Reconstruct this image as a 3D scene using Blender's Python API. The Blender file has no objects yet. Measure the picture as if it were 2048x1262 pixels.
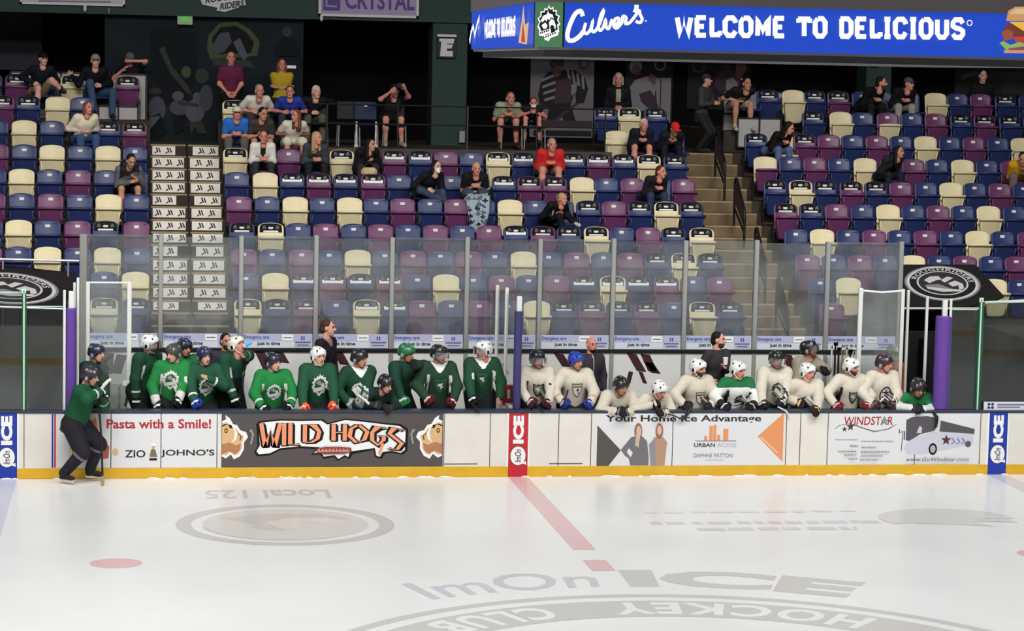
import bpy, math, random
import numpy as np
from mathutils import Vector, Matrix
from mathutils.bvhtree import BVHTree
from mathutils.geometry import tessellate_polygon

S = bpy.context.scene
COL = S.collection
rnd = random.Random(7)

ORD = ['first', 'second', 'third', 'fourth', 'fifth', 'sixth', 'seventh', 'eighth', 'ninth', 'tenth', 'eleventh', 'twelfth', 'thirteenth', 'fourteenth', 'fifteenth', 'sixteenth', 'seventeenth', 'eighteenth', 'nineteenth', 'twentieth']
# ------------------------------------------------------------------ camera
CAM = np.array([-5.8756, -36.4726, 6.2682])
YAW, PIT, ROL, FPX = .1560, .1013, .0216, 4814.2
_f = np.array([math.sin(YAW)*math.cos(PIT), math.cos(YAW)*math.cos(PIT), -math.sin(PIT)])
_r0 = np.array([math.cos(YAW), -math.sin(YAW), 0.])
_u0 = np.cross(_r0, _f)
_r = math.cos(ROL)*_r0 + math.sin(ROL)*_u0
_u = -math.sin(ROL)*_r0 + math.cos(ROL)*_u0
cd = bpy.data.cameras.new('camera')
cd.sensor_width = 36.0
cd.lens = FPX/2048*36.0
cd.clip_start = .1
cd.clip_end = 300
cam = bpy.data.objects.new('camera', cd)
COL.objects.link(cam)
cam.matrix_world = Matrix(((_r[0], _u[0], -_f[0], CAM[0]), (_r[1], _u[1], -_f[1], CAM[1]), (_r[2], _u[2], -_f[2], CAM[2]), (0, 0, 0, 1)))
S.camera = cam

# ------------------------------------------------------------------ world, lamps, exposure
S.view_settings.view_transform = 'Standard'
S.view_settings.look = 'None'
S.view_settings.gamma = 1
S.view_settings.use_curve_mapping = False
S.view_settings.exposure = 0.0
S.cycles.max_bounces = 5
S.cycles.diffuse_bounces = 3
S.cycles.glossy_bounces = 3
S.cycles.transparent_max_bounces = 12
S.cycles.sample_clamp_indirect = 4
S.cycles.caustics_reflective = False
S.cycles.caustics_refractive = False
w = bpy.data.worlds.new('world')
S.world = w
w.use_nodes = True
w.node_tree.nodes['Background'].inputs[0].default_value = (.9, .95, 1, 1)
w.node_tree.nodes['Background'].inputs[1].default_value = .06

def lamp(name, loc, target, sx, sy, power, col=(1, .99, .965), spread=180):
    l = bpy.data.lights.new(name, 'AREA')
    l.shape = 'RECTANGLE'
    l.size, l.size_y = sx, sy
    l.energy = power
    l.color = col
    l.spread = math.radians(spread)
    o = bpy.data.objects.new(name, l)
    COL.objects.link(o)
    o.location = loc
    o.rotation_euler = (Vector(target)-Vector(loc)).to_track_quat('-Z', 'Y').to_euler()
    return o
LP = .276
for i, x in enumerate((-12, -2, 8)):
    lamp('overhead_lamp', (x, -8, 14), (x, -8.5, 0), 8, 2.5, 2900*LP)
    lamp('overhead_lamp', (x, -17, 14), (x, -14, 0), 8, 2.5, 3500*LP)
for x in (-7, 7):  # fill lamps added with narrow beams to brighten the seat rows
    lamp('overhead_lamp', (x, -10, 15), (x*.9, 6.2, 3.1), 6, 1.5, 860*LP, spread=58)

# ------------------------------------------------------------------ picture point -> point of the place on a known plane
def _ray(x, y):
    return _f + _r*(x-1024)/FPX - _u*(y-631)/FPX
def onY(x, y, Y):
    d = _ray(x, y)
    return CAM + d*((Y-CAM[1])/d[1])
def onZ(x, y, Z=0.):
    d = _ray(x, y)
    return CAM + d*((Z-CAM[2])/d[2])
def XY(x, y, Y):
    q = onY(x, y, Y)
    return float(q[0]), float(q[2])

# ------------------------------------------------------------------ materials
def lin(c):
    return tuple(((v/255)/12.92 if v/255 <= .04045 else ((v/255+.055)/1.055)**2.4) for v in c)
MATS = {}
def mat(name, rgb, rough=.6, spec=.3, metal=0., emit=0., noise=0., nscale=8., bump=0.):
    if name in MATS:
        return MATS[name]
    m = bpy.data.materials.new(name)
    m.use_nodes = True
    nt = m.node_tree
    b = nt.nodes['Principled BSDF']
    c = lin(rgb)
    b.inputs['Base Color'].default_value = (*c, 1)
    b.inputs['Roughness'].default_value = rough
    b.inputs['Metallic'].default_value = metal
    b.inputs['Specular IOR Level'].default_value = spec
    if emit:
        b.inputs['Emission Color'].default_value = (*c, 1)
        b.inputs['Emission Strength'].default_value = emit
        b.inputs['Base Color'].default_value = (c[0]*.1, c[1]*.1, c[2]*.1, 1)
    if noise or bump:
        tc = nt.nodes.new('ShaderNodeTexCoord')
        n = nt.nodes.new('ShaderNodeTexNoise')
        n.inputs['Scale'].default_value = nscale
        n.inputs['Detail'].default_value = 4
        nt.links.new(tc.outputs['Object'], n.inputs['Vector'])
        if noise:
            r = nt.nodes.new('ShaderNodeValToRGB')
            r.color_ramp.elements[0].position = .3
            r.color_ramp.elements[1].position = .7
            r.color_ramp.elements[0].color = (*[v*(1-noise) for v in c], 1)
            r.color_ramp.elements[1].color = (*[min(1, v*(1+noise)) for v in c], 1)
            nt.links.new(n.outputs['Fac'], r.inputs['Fac'])
            nt.links.new(r.outputs['Color'], b.inputs['Base Color'])
        if bump:
            bp = nt.nodes.new('ShaderNodeBump')
            bp.inputs['Strength'].default_value = bump
            bp.inputs['Distance'].default_value = .02
            nt.links.new(n.outputs['Fac'], bp.inputs['Height'])
            nt.links.new(bp.outputs['Normal'], b.inputs['Normal'])
    MATS[name] = m
    return m
def glass(name, tint, haze, refl, rough=.02, ior=1.5, hazecol=(.8, .85, .85)):
    """clear sheet: see-through, mirrors the hall by its angle, with pale haze painted in for reflected grey"""
    m = bpy.data.materials.new(name)
    m.use_nodes = True
    nt = m.node_tree
    for n in list(nt.nodes):
        nt.nodes.remove(n)
    out = nt.nodes.new('ShaderNodeOutputMaterial')
    tr = nt.nodes.new('ShaderNodeBsdfTransparent')
    tr.inputs[0].default_value = (*tint, 1)
    df = nt.nodes.new('ShaderNodeBsdfDiffuse')  # diffuse haze stands in for the grey reflection of the opposite stand
    df.inputs[0].default_value = (*hazecol, 1)
    gl = nt.nodes.new('ShaderNodeBsdfGlossy')
    gl.inputs['Roughness'].default_value = rough
    tc = nt.nodes.new('ShaderNodeTexCoord')
    ns = nt.nodes.new('ShaderNodeTexNoise')
    ns.inputs['Scale'].default_value = 1.7
    ns.inputs['Detail'].default_value = 5
    nt.links.new(tc.outputs['Object'], ns.inputs['Vector'])
    mp = nt.nodes.new('ShaderNodeMapRange')
    mp.inputs[1].default_value = .3
    mp.inputs[2].default_value = .7
    mp.inputs[3].default_value = haze*.5
    mp.inputs[4].default_value = haze*1.5
    nt.links.new(ns.outputs['Fac'], mp.inputs[0])
    m1 = nt.nodes.new('ShaderNodeMixShader')
    nt.links.new(mp.outputs[0], m1.inputs[0])
    nt.links.new(tr.outputs[0], m1.inputs[1])
    nt.links.new(df.outputs[0], m1.inputs[2])
    m2 = nt.nodes.new('ShaderNodeMixShader')
    fr = nt.nodes.new('ShaderNodeFresnel')
    fr.inputs['IOR'].default_value = ior
    ad = nt.nodes.new('ShaderNodeMath')
    ad.operation = 'MULTIPLY'
    ad.inputs[1].default_value = refl
    nt.links.new(fr.outputs[0], ad.inputs[0])
    nt.links.new(ad.outputs[0], m2.inputs[0])
    nt.links.new(m1.outputs[0], m2.inputs[1])
    nt.links.new(gl.outputs[0], m2.inputs[2])
    nt.links.new(m2.outputs[0], out.inputs[0])
    MATS[name] = m
    return m

# ------------------------------------------------------------------ mesh helpers
def obj(name, V, F, mats, parent=None, loc=(0, 0, 0), idx=None, smooth=False):
    me = bpy.data.meshes.new(name)
    V = np.asarray(V, float)
    me.from_pydata(V.tolist(), [], [tuple(int(i) for i in f) for f in F])
    if not isinstance(mats, (list, tuple)):
        mats = [mats]
    for m in mats:
        me.materials.append(m)
    if idx is not None:
        me.polygons.foreach_set('material_index', np.asarray(idx, np.int32))
    if smooth:
        me.polygons.foreach_set('use_smooth', np.ones(len(me.polygons), bool))
    me.update()
    o = bpy.data.objects.new(name, me)
    COL.objects.link(o)
    o.location = loc
    if parent is not None:
        o.parent = parent
    return o
def tag(o, label=None, cat=None, group=None, kind=None):
    if label: o['label'] = label
    if cat: o['category'] = cat
    if group: o['group'] = group
    if kind: o['kind'] = kind
    return o
def empty(name, loc=(0, 0, 0), rz=0.):
    o = bpy.data.objects.new(name, None)
    COL.objects.link(o)
    o.location = loc
    o.rotation_euler = (0, 0, rz)
    o.empty_display_size = .1
    return o
class MB:
    def __init__(s):
        s.V = []; s.F = []; s.I = []
    def add(s, V, F, i=0):
        b = len(s.V)
        s.V += [tuple(map(float, v)) for v in V]
        s.F += [tuple(int(k)+b for k in f) for f in F]
        s.I += [i]*len(F) if np.isscalar(i) else list(i)
        return s
    def box(s, a, b, i=0, bev=0.):
        (x0, y0, z0), (x1, y1, z1) = a, b
        if x1 < x0: x0, x1 = x1, x0
        if y1 < y0: y0, y1 = y1, y0
        if z1 < z0: z0, z1 = z1, z0
        e = min(bev, (x1-x0)*.45, (y1-y0)*.45, (z1-z0)*.45)
        if e <= 0:
            V = [(x, y, z) for x in (x0, x1) for y in (y0, y1) for z in (z0, z1)]
            F = [(0, 1, 3, 2), (4, 6, 7, 5), (0, 4, 5, 1), (2, 3, 7, 6), (0, 2, 6, 4), (1, 5, 7, 3)]
            return s.add(V, F, i)
        c = np.array([(x0+x1)/2, (y0+y1)/2, (z0+z1)/2])
        h = np.array([(x1-x0)/2, (y1-y0)/2, (z1-z0)/2])
        V = []; key = {}
        for sx in (-1, 1):
            for sy in (-1, 1):
                for sz in (-1, 1):
                    sg = np.array([sx, sy, sz])
                    for ax in range(3):
                        q = h-e
                        q = q.copy(); q[ax] = h[ax]
                        key[(sx, sy, sz, ax)] = len(V)
                        V.append(tuple(c+sg*q))
        F = []
        def order(sg, ax):
            a1, a2 = (ax+1) % 3, (ax+2) % 3
            r = []
            for p, q in ((-1, -1), (1, -1), (1, 1), (-1, 1)):
                t = [0, 0, 0]; t[ax] = sg; t[a1] = p; t[a2] = q
                r.append(key[(*t, ax)])
            return tuple(r if sg > 0 else r[::-1])
        for ax in range(3):
            for sg in (-1, 1):
                F.append(order(sg, ax))
        for ax in range(3):      # edge strips parallel to ax
            a1, a2 = (ax+1) % 3, (ax+2) % 3
            for p in (-1, 1):
                for q in (-1, 1):
                    def k(sv, face):
                        t = [0, 0, 0]; t[ax] = sv; t[a1] = p; t[a2] = q
                        return key[(*t, face)]
                    f = (k(-1, a1), k(1, a1), k(1, a2), k(-1, a2))
                    F.append(f if p*q > 0 else f[::-1])
        for sx in (-1, 1):
            for sy in (-1, 1):
                for sz in (-1, 1):
                    f = tuple(key[(sx, sy, sz, ax)] for ax in range(3))
                    F.append(f if sx*sy*sz > 0 else f[::-1])
        return s.add(V, F, i)
    def tube(s, pts, r, n=8, i=0, caps=True):
        pts = [np.array(p, float) for p in pts]
        rs = r if isinstance(r, (list, tuple)) else [r]*len(pts)
        V = []; F = []
        up = None
        for j, p in enumerate(pts):
            d = (pts[min(j+1, len(pts)-1)]-pts[max(j-1, 0)])
            d = d/(np.linalg.norm(d)+1e-12)
            if up is None:
                up = np.array([0, 0, 1.]) if abs(d[2]) < .9 else np.array([0, 1., 0])
            a = np.cross(up, d); a /= np.linalg.norm(a)+1e-12
            b = np.cross(d, a); up = b
            for q in range(n):
                t = 2*math.pi*q/n
                V.append(p+rs[j]*(math.cos(t)*a+math.sin(t)*b))
        for j in range(len(pts)-1):
            for q in range(n):
                F.append((j*n+q, j*n+(q+1) % n, (j+1)*n+(q+1) % n, (j+1)*n+q))
        if caps:
            F.append(tuple(range(n))[::-1])
            F.append(tuple((len(pts)-1)*n+q for q in range(n)))
        return s.add(V, F, i)
    def prism(s, poly, d, y0, y1, i=0):
        """outline in (x, z) pushed from y0 to y1"""
        n = len(poly)
        tri = tessellate_polygon([[Vector((p[0], p[1], 0)) for p in poly]])
        V = [(p[0], y0, p[1]) for p in poly]+[(p[0], y1, p[1]) for p in poly]
        F = [t for t in tri]+[(t[2]+n, t[1]+n, t[0]+n) for t in tri]
        F += [(k, (k+1) % n, (k+1) % n+n, k+n) for k in range(n)]
        return s.add(V, F, i)
    def build(s, name, mats, parent=None, loc=(0, 0, 0), smooth=False):
        return obj(name, s.V, s.F, mats, parent, loc, s.I, smooth)

# ------------------------------------------------------------------ lettering and flat artwork
_TXT = {}
def glyphs(txt, bold=0., shear=0., spacing=1.):
    """outline letters as arrays scaled so that the text fills the box 0..1 x 0..1; returns (V2, F, aspect)"""
    k = (txt, bold, shear, spacing)
    if k in _TXT: return _TXT[k]
    c = bpy.data.curves.new('t', 'FONT')
    c.body = txt
    c.offset = bold
    c.shear = shear
    c.space_character = spacing
    c.resolution_u = 3
    o = bpy.data.objects.new('t', c)
    me = o.to_mesh()
    V = np.array([v.co[:2] for v in me.vertices])
    F = [tuple(q.vertices) for q in me.polygons]
    o.to_mesh_clear()
    bpy.data.objects.remove(o)
    bpy.data.curves.remove(c)
    lo, hi = V.min(0), V.max(0)
    a = (hi[0]-lo[0])/(hi[1]-lo[1])
    V = (V-lo)/(hi-lo)
    _TXT[k] = (V, F, a)
    return _TXT[k]
def smooth(pts, n=5):
    p = [np.array(q, float) for q in pts]
    p = [2*p[0]-p[1]]+p+[2*p[-1]-p[-2]]
    out = []
    for i in range(1, len(p)-2):
        for k in range(n):
            t = k/n
            out.append(.5*((2*p[i])+(p[i+1]-p[i-1])*t+(2*p[i-1]-5*p[i]+4*p[i+1]-p[i+2])*t*t+(3*p[i]-p[i-1]-3*p[i+1]+p[i+2])*t**3))
    return out+[p[-2]]
class Art:
    """layers of flat shapes in a box (u, v); placed on a plane by place()"""
    def __init__(s):
        s.L = []; s.mats = []
        s.k = 0
    def mi(s, m):
        if m not in s.mats: s.mats.append(m)
        return s.mats.index(m)
    def poly(s, pts, m, holes=()):
        loops = [[Vector((p[0], p[1], 0)) for p in pts]]+[[Vector((p[0], p[1], 0)) for p in h] for h in holes]
        tri = tessellate_polygon(loops)
        V = np.array([(p[0], p[1]) for lp in loops for p in lp])
        s.L.append((V, tri, s.mi(m), s.k)); s.k += 1
        return s
    def rect(s, x0, y0, x1, y1, m):
        return s.poly([(x0, y0), (x1, y0), (x1, y1), (x0, y1)], m)
    def ell(s, cx, cy, rx, ry, m, inner=0., n=28, a0=0., a1=2*math.pi):
        if inner or a1-a0 < 6.28:
            V = []; F = []
            for j in range(n+1):
                t = a0+(a1-a0)*j/n
                V += [(cx+rx*math.cos(t), cy+ry*math.sin(t)), (cx+rx*inner*math.cos(t), cy+ry*inner*math.sin(t))]
            for j in range(n):
                F.append((2*j, 2*j+2, 2*j+3, 2*j+1))
            s.L.append((np.array(V), F, s.mi(m), s.k)); s.k += 1
            return s
        return s.poly([(cx+rx*math.cos(2*math.pi*j/n), cy+ry*math.sin(2*math.pi*j/n)) for j in range(n)], m)
    def stroke(s, pts, wd, m, closed=False):
        p = np.array(pts, float)
        n = len(p)
        V = []; F = []
        for j in range(n):
            a = p[(j-1) % n] if (closed or j) else p[j]
            b = p[(j+1) % n] if (closed or j < n-1) else p[j]
            d = b-a; d /= np.linalg.norm(d)+1e-9
            nn = np.array([-d[1], d[0]])
            ww = wd[j] if isinstance(wd, (list, tuple)) else wd
            if closed or 0 < j < n-1:      # keep the width at corners
                e = p[j]-a; e /= np.linalg.norm(e)+1e-9
                ww = ww/max(.5, abs(e@d))
            V += [p[j]+nn*ww/2, p[j]-nn*ww/2]
        for j in range(n if closed else n-1):
            k = (j+1) % n
            F.append((2*j, 2*j+1, 2*k+1, 2*k))
        s.L.append((np.array(V), F, s.mi(m), s.k)); s.k += 1
        return s
    def text(s, txt, x0, y0, x1, y1, m, bold=0., shear=0., spacing=1., warp=None, rot=0):
        V, F, a = glyphs(txt, bold, shear, spacing)
        if rot:                       # reading upwards
            W = np.stack([x1-(x1-x0)*V[:, 1], y0+(y1-y0)*V[:, 0]], 1)
        else:
            W = np.stack([x0+(x1-x0)*V[:, 0], y0+(y1-y0)*V[:, 1]], 1)
        if warp is not None: W = warp(W)
        s.L.append((W, F, s.mi(m), s.k)); s.k += 1
        return s
    def arc(s, txt, cx, cy, r, h, a0, a1, m, bold=0., ry=None, inward=False):
        """letters bent round a circle: a0 -> a1 is the reading direction, h the letter height"""
        ry = ry or r
        V, F, a = glyphs(txt, bold, 0., 1.15)
        t = a0+(a1-a0)*V[:, 0]
        k = 1+(h/r)*V[:, 1]*(-1 if inward else 1)
        W = np.stack([cx+r*k*np.cos(t), cy+ry*k*np.sin(t)], 1)
        s.L.append((W, F, s.mi(m), s.k)); s.k += 1
        return s
    def place(s, name, o, ux, uy, parent=None, step=.0005, off=.002, fn=None, flat=False):
        """o: corner for (0,0); ux, uy: vectors of one unit; each later layer lies a little prouder"""
        o = np.array(o, float); ux = np.array(ux, float); uy = np.array(uy, float)
        nn = np.cross(ux, uy); nn /= np.linalg.norm(nn)
        mb = MB()
        for V, F, i, k in s.L:
            d = off+step*k
            P = o+V[:, :1]*ux+V[:, 1:2]*uy+nn*d
            # faces turned towards the viewer's side
            FF = []
            for f in F:
                a, b, c = V[f[0]], V[f[1]], V[f[2]]
                z = (b[0]-a[0])*(c[1]-a[1])-(b[1]-a[1])*(c[0]-a[0])
                FF.append(tuple(f) if z >= 0 else tuple(f)[::-1])
            mb.add(P, FF, i)
        return mb.build(name, s.mats, parent)

# ------------------------------------------------------------------ palette
M_ice = mat('ice', (238, 239, 239), .25, .35, noise=.03, nscale=.6)
M_board = mat('board_white', (221, 217, 209), .45, .35, noise=.04, nscale=3)
M_yel = mat('kick_yellow', (214, 168, 44), .5, .3, noise=.06, nscale=5)
M_cap = mat('cap_navy', (46, 56, 74), .4, .4)
M_seam = mat('seam_dark', (96, 92, 88), .6)
M_red = mat('mark_red', (188, 44, 52), .45)
M_blue = mat('mark_blue', (36, 58, 160), .45)
M_white = mat('white_paint', (236, 236, 236), .5)
M_black = mat('black_paint', (14, 14, 16), .5)
M_conc = mat('concrete_dark', (62, 54, 46), .85, .2, noise=.18, nscale=3, bump=.1)
M_step = mat('concrete_step', (112, 94, 70), .85, .2, noise=.2, nscale=3.5, bump=.1)
M_nose = mat('step_nosing', (158, 140, 104), .8, .2, noise=.15, nscale=6)
M_dark = mat('hall_black', (10, 11, 14), .9, .1, noise=.2, nscale=2)  # near-black base colour stands in for shade under the overhang and in tunnels
M_dgreen = mat('beam_green', (44, 62, 58), .7, .2, noise=.06, nscale=2)
M_alu = mat('aluminium', (176, 178, 176), .38, .5, metal=.55)
M_alud = mat('aluminium_dull', (150, 150, 146), .45, .5, metal=.4)
M_wfr = mat('gate_frame', (212, 216, 210), .4, .4)
M_purp = mat('pad_purple', (96, 64, 146), .65, .25, noise=.05, nscale=6)
M_navyp = mat('pad_navy', (62, 60, 108), .65, .25)
M_rail = mat('rail_black', (20, 17, 20), .45, .4)
M_vinyl = mat('tarp_black', (33, 31, 33), .7, .2, noise=.1, nscale=2)
M_gback = glass('glass_bench', (.90, .93, .94), .085, 1.0)
M_gfront = glass('glass_front', (.86, .90, .89), .02, 1.6)

# ------------------------------------------------------------------ ice with its painted marks
ICE = MB().add([(-22, -26, 0), (22, -26, 0), (22, .05, 0), (-22, .05, 0)], [(0, 1, 2, 3)]).build('ice_floor', M_ice)
tag(ICE, 'white rink ice with faded painted lines and emblems under it', 'ice rink', kind='structure')
m_ired = mat('ice_red', (226, 190, 194), .25, .35)
m_iblue = mat('ice_blue', (212, 213, 224), .25, .35)
m_idot = mat('ice_dot', (228, 188, 192), .25, .35)
m_ig1 = mat('ice_grey', (206, 205, 202), .25, .35)
m_ig2 = mat('ice_grey_pale', (219, 217, 214), .25, .35)
m_ig3 = mat('ice_sand', (226, 219, 212), .25, .35)
m_ig4 = mat('ice_lilac', (207, 206, 214), .25, .35)
def on_ice(art, name, step=.0003):
    return art.place(name, (0, 0, 0), (1, 0, 0), (0, 1, 0), ICE, step=step, off=.0015)
a = Art()
for y0, y1 in ((-.02, -5.72), (-6.38, -7.05)):
    a.rect(-.152, y1, .152, y0, m_ired)
on_ice(a, 'centre_red_line')
for sx in (-1, 1):
    x0, x1 = sorted((sx*7.62, sx*7.925))
    on_ice(Art().rect(x0, -25.9, x1, -.02, m_iblue), 'blue_line')
    a = Art().ell(sx*6.1, -6.28, .33, .30, m_idot)
    on_ice(a, 'faceoff_dot')
# round emblem by the left bench
cx, cy, R0 = -3.82, -3.76, 1.5
a = Art().ell(cx, cy, R0, R0, m_ig1, inner=.86, n=56)
a.ell(cx, cy, R0*.76, R0*.76, m_ig2, n=48)
a.ell(cx, cy, R0*.77, R0*.77, m_ig1, inner=.95, n=48, a0=3.3, a1=5.2)
a.poly([(cx-.9, cy+.45), (cx-.3, cy+.75), (cx+.5, cy+.8), (cx+.95, cy+.3), (cx+.4, cy+.42), (cx-.1, cy+.32), (cx-.35, cy-.1), (cx-.6, cy+.2)], m_ig1)
a.poly([(cx-.25, cy+.15), (cx+.05, cy+.42), (cx+.6, cy+.45), (cx+.9, cy+.1), (cx+.65, cy-.2), (cx+.5, cy+.1), (cx+.2, cy+.1), (cx+.15, cy-.35), (cx-.05, cy-.4)], m_ig3)
a.poly([(cx-.5, cy-.15), (cx-.2, cy-.05), (cx, cy-.45), (cx-.3, cy-.4)], m_ig1)
on_ice(a, 'painted_emblem')
V, F, _ = glyphs('Local 125', .02)
l0, l1 = onZ(663, 994), onZ(412, 1000)
a = Art()
a.L.append((np.stack([l0[0]+(l1[0]-l0[0])*V[:, 0], -1.05-.72*V[:, 1]], 1), F, a.mi(m_ig1), 0))
on_ice(a, 'painted_lettering')
# centre ring: 'HOCKEY CLUB' read from the far side, 'ImOn ICE' read from this side
RC = -12.95
a = Art().ell(0, RC, 4.53, 4.53, m_ig1, inner=.965, n=160)
a.ell(0, RC, 4.17, 4.17, m_ig1, inner=.80, n=160)
def ring_text(a, txt, x_first, x_last, y, r_base, h, m, inward, bold):
    p0, p1 = onZ(x_first, y), onZ(x_last, y)
    t0, t1 = math.atan2(p0[1]-RC, p0[0]), math.atan2(p1[1]-RC, p1[0])
    a.arc(txt, 0, RC, r_base, h, t0, t1, m, bold, inward=inward)
ring_text(a, 'HOCKEY', 1770, 1240, 1232, 4.08, .62, M_ice, True, .03)
ring_text(a, 'CLUB', 1135, 800, 1240, 4.08, .62, M_ice, True, .03)
on_ice(a, 'painted_ring')
a = Art()
def up_arc(txt, xa, xb, y, rb, h, m, bold, shear=0):
    p0, p1 = onZ(xa, y), onZ(xb, y)
    V, F, _ = glyphs(txt, bold, shear)
    t0, t1 = math.atan2(p0[1]-RC, p0[0]), math.atan2(p1[1]-RC, p1[0])
    t = t0+(t1-t0)*V[:, 0]
    r = rb+h*V[:, 1]
    a.L.append((np.stack([r*np.cos(t), RC+r*np.sin(t)], 1), F, a.mi(m), a.k)); a.k += 1
up_arc('ImOn', 775, 1205, 1170, 4.95, .95, m_ig4, .01, .2)
up_arc('ICE', 1255, 1735, 1165, 4.95, 1.0, m_ig1, .05)
on_ice(a, 'painted_lettering')
# faint sponsor lines and oval by the right bench
a = Art()
def dashes(a, x0, x1, y, h, m, seed):
    r = random.Random(seed)
    p0, p1 = onZ(x0, y), onZ(x1, y)
    x = p0[0]
    while x < p1[0]:
        wd = r.uniform(.12, .4)
        a.stroke([(x, p0[1]+r.uniform(-.02, .02)), (min(x+wd, p1[0]), p0[1]+r.uniform(-.02, .02))], h, m)
        x += wd+r.uniform(.05, .12)
dashes(a, 1302, 1768, 1047, .20, m_iblue, 1)
dashes(a, 1395, 1718, 1059, .20, m_iblue, 2)
dashes(a, 1290, 1715, 1025, .14, mat('ice_faint', (227, 226, 221), .25), 3)
p = onZ(1895, 1038)
a.ell(p[0], p[1], 1.0, .82, m_ig2, n=40, a0=.0, a1=math.pi*1.15)
a.poly([(p[0]-.95, p[1]-.1), (p[0]-.2, p[1]+.05), (p[0]+.9, p[1]-.05), (p[0]+.95, p[1]-.3), (p[0]+.3, p[1]-.2), (p[0]+.5, p[1]-.6), (p[0]-.1, p[1]-.4), (p[0]-.5, p[1]-.35)], mat('ice_olive', (217, 217, 209), .25))
on_ice(a, 'painted_emblem', .00005)

# ------------------------------------------------------------------ dasher boards
BX0, BX1 = -11.5, 12.5
BO = empty('dasher_boards', (0, 0, 0))
tag(BO, 'white dasher boards with yellow kick strip and dark cap along the ice', 'rink boards')
MB().box((BX0, 0, .15), (BX1, .12, 1.0)).build('board_panel', M_board, BO)
MB().box((BX0, -.012, 0), (BX1, .12, .162), bev=.006).build('kick_strip', M_yel, BO)
MB().box((BX0, -.02, .995), (BX1, .24, 1.035), bev=.012).build('cap_rail', M_cap, BO)
mb = MB()
for px in (48, 178, 222, 322, 434, 888, 980, 1057+60, 1182, 1345, 1572, 1600, 1655, 1830, 1960):
    X = XY(px, 880, 0)[0]
    MB().box((X-.006, -.004, .16), (X+.006, .01, .99)).build('panel_seam', M_seam, BO)
for x0, x1 in ((888, 955), (1098, 1165)):
    X0, X1 = XY(x0, 925, 0)[0], XY(x1, 925, 0)[0]
    MB().box((X0, -.004, .195), (X1, .01, .21)).build('panel_slot', M_seam, BO)
mb = MB()
rr = random.Random(3)
for _ in range(60):
    x = rr.uniform(-8.5, 8.5); z = .012
    wd = rr.uniform(.03, .12)
    mb.tube([(x-wd, -.02, .0), (x-wd*.4, -.03, rr.uniform(.004, .016)), (x+wd*.3, -.03, rr.uniform(.002, .012)), (x+wd, -.02, 0)], [.004, .012, .012, .004], 6)
o = mb.build('snow', mat('snow', (240, 240, 240), .9))
tag(o, 'thin ridge of shaved snow along the foot of the boards', 'snow', kind='stuff')
mb = MB()
for x, m_, in ((XY(105, 880, 0)[0], 0), (XY(110, 880, 0)[0], 1)):
    mb.box((x-.012, -.003, .17), (x+.012, .01, .985), m_)
mb.build('board_stripe', [M_blue, M_red], BO)

def line_mark(x0, x1, m, lab, letters_m, disc):
    """upright painted line across the boards with ICE and a round badge"""
    t = empty('line_marker', ((x0+x1)/2, -.014, 0))
    tag(t, lab, 'board marking', 'line markers across the boards')
    w_ = x1-x0
    MB().box((-w_/2, 0, 0), (w_/2, .0135, .995)).build('marker_panel', m, t)
    MB().box((-w_/2-.03, .004, .16), (-w_/2, .0135, .995)).box((w_/2, .004, .16), (w_/2+.03, .0135, .995)).build('edge_strip', M_white, t)
    a = Art().text('ICE', -.085, .52, .085, .96, M_white, .06, rot=1)
    a.place('lettering', (0, 0, 0), (1, 0, 0), (0, 0, 1), t)
    a = Art().ell(0, .33, .125, .155, mat('badge_green', (60, 90, 60), .5), n=30)
    a.ell(0, .33, .118, .147, M_white, n=30)
    a.poly([(.06, .21), (.125, .25), (.135, .19)], M_white)
    a.text('ImOn', -.05, .23, .05, .43, M_black, .01, .2, rot=1)
    a.place('badge', (0, -.001, 0), (1, 0, 0), (0, 0, 1), t)
line_mark(-.152, .152, M_red, 'red centre line strip on the boards with white upright letters', M_white, 0)
line_mark(7.62, 7.925, M_blue, 'blue line strip with white letters on the boards at right edge', M_white, 0)
line_mark(-7.925, -7.62, M_blue, 'blue line strip with white letters on the boards at left edge', M_white, 0)

# ------------------------------------------------------------------ advertising panels on the boards
def ad(x0, x1, label, bg, z0=.165, z1=.99):
    X0, X1 = XY(x0, 880, 0)[0], XY(x1, 880, 0)[0]
    t = empty('advertising_panel', (X0, -.004, z0))
    tag(t, label, 'advertisement', 'board advertisements')
    MB().box((0, 0, 0), (X1-X0, .0038, z1-z0)).build('panel', bg, t)
    t['w'] = X1-X0; t['h'] = z1-z0
    del t['w'], t['h']
    W_, H_ = X1-X0, z1-z0
    def u(px): return (XY(px, 880, 0)[0]-X0)/W_
    def v(py): return (XY((x0+x1)/2, py, 0)[1]-z0)/H_
    def put(art, name):
        return art.place(name, (0, 0, 0), (W_, 0, 0), (0, 0, H_), t)
    return t, u, v, put
m_adw = mat('ad_white', (218, 218, 220), .45)
m_adr = mat('ad_red', (176, 44, 50), .5)
m_adk = mat('ad_ink', (44, 42, 42), .5)
t, u, v, put = ad(118, 434, 'white pasta advertisement with red slogan left of the dark grey boar panel', m_adw)
a = Art()
sk, tomo, cheese = mat('ad_tan', (214, 176, 134), .6), mat('ad_orange', (208, 124, 74), .6), mat('ad_pale', (226, 200, 160), .6)
a.poly([(u(x), v(y)) for x, y in ((136, 912), (140, 880), (160, 862), (172, 838), (190, 832), (198, 850), (196, 878), (214, 884), (222, 900), (214, 916), (180, 924), (150, 926))], cheese)
a.poly([(u(x), v(y)) for x, y in ((180, 846), (192, 836), (196, 862), (192, 876), (182, 872))], tomo)
a.poly([(u(x), v(y)) for x, y in ((206, 884), (219, 892), (217, 916), (206, 918), (202, 902))], mat('ad_brick', (176, 92, 80), .6))
a.ell(u(160), v(905), .05, .12, sk)
a.ell(u(231), v(904), .02, .07, sk)
put(a, 'picture')
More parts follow.
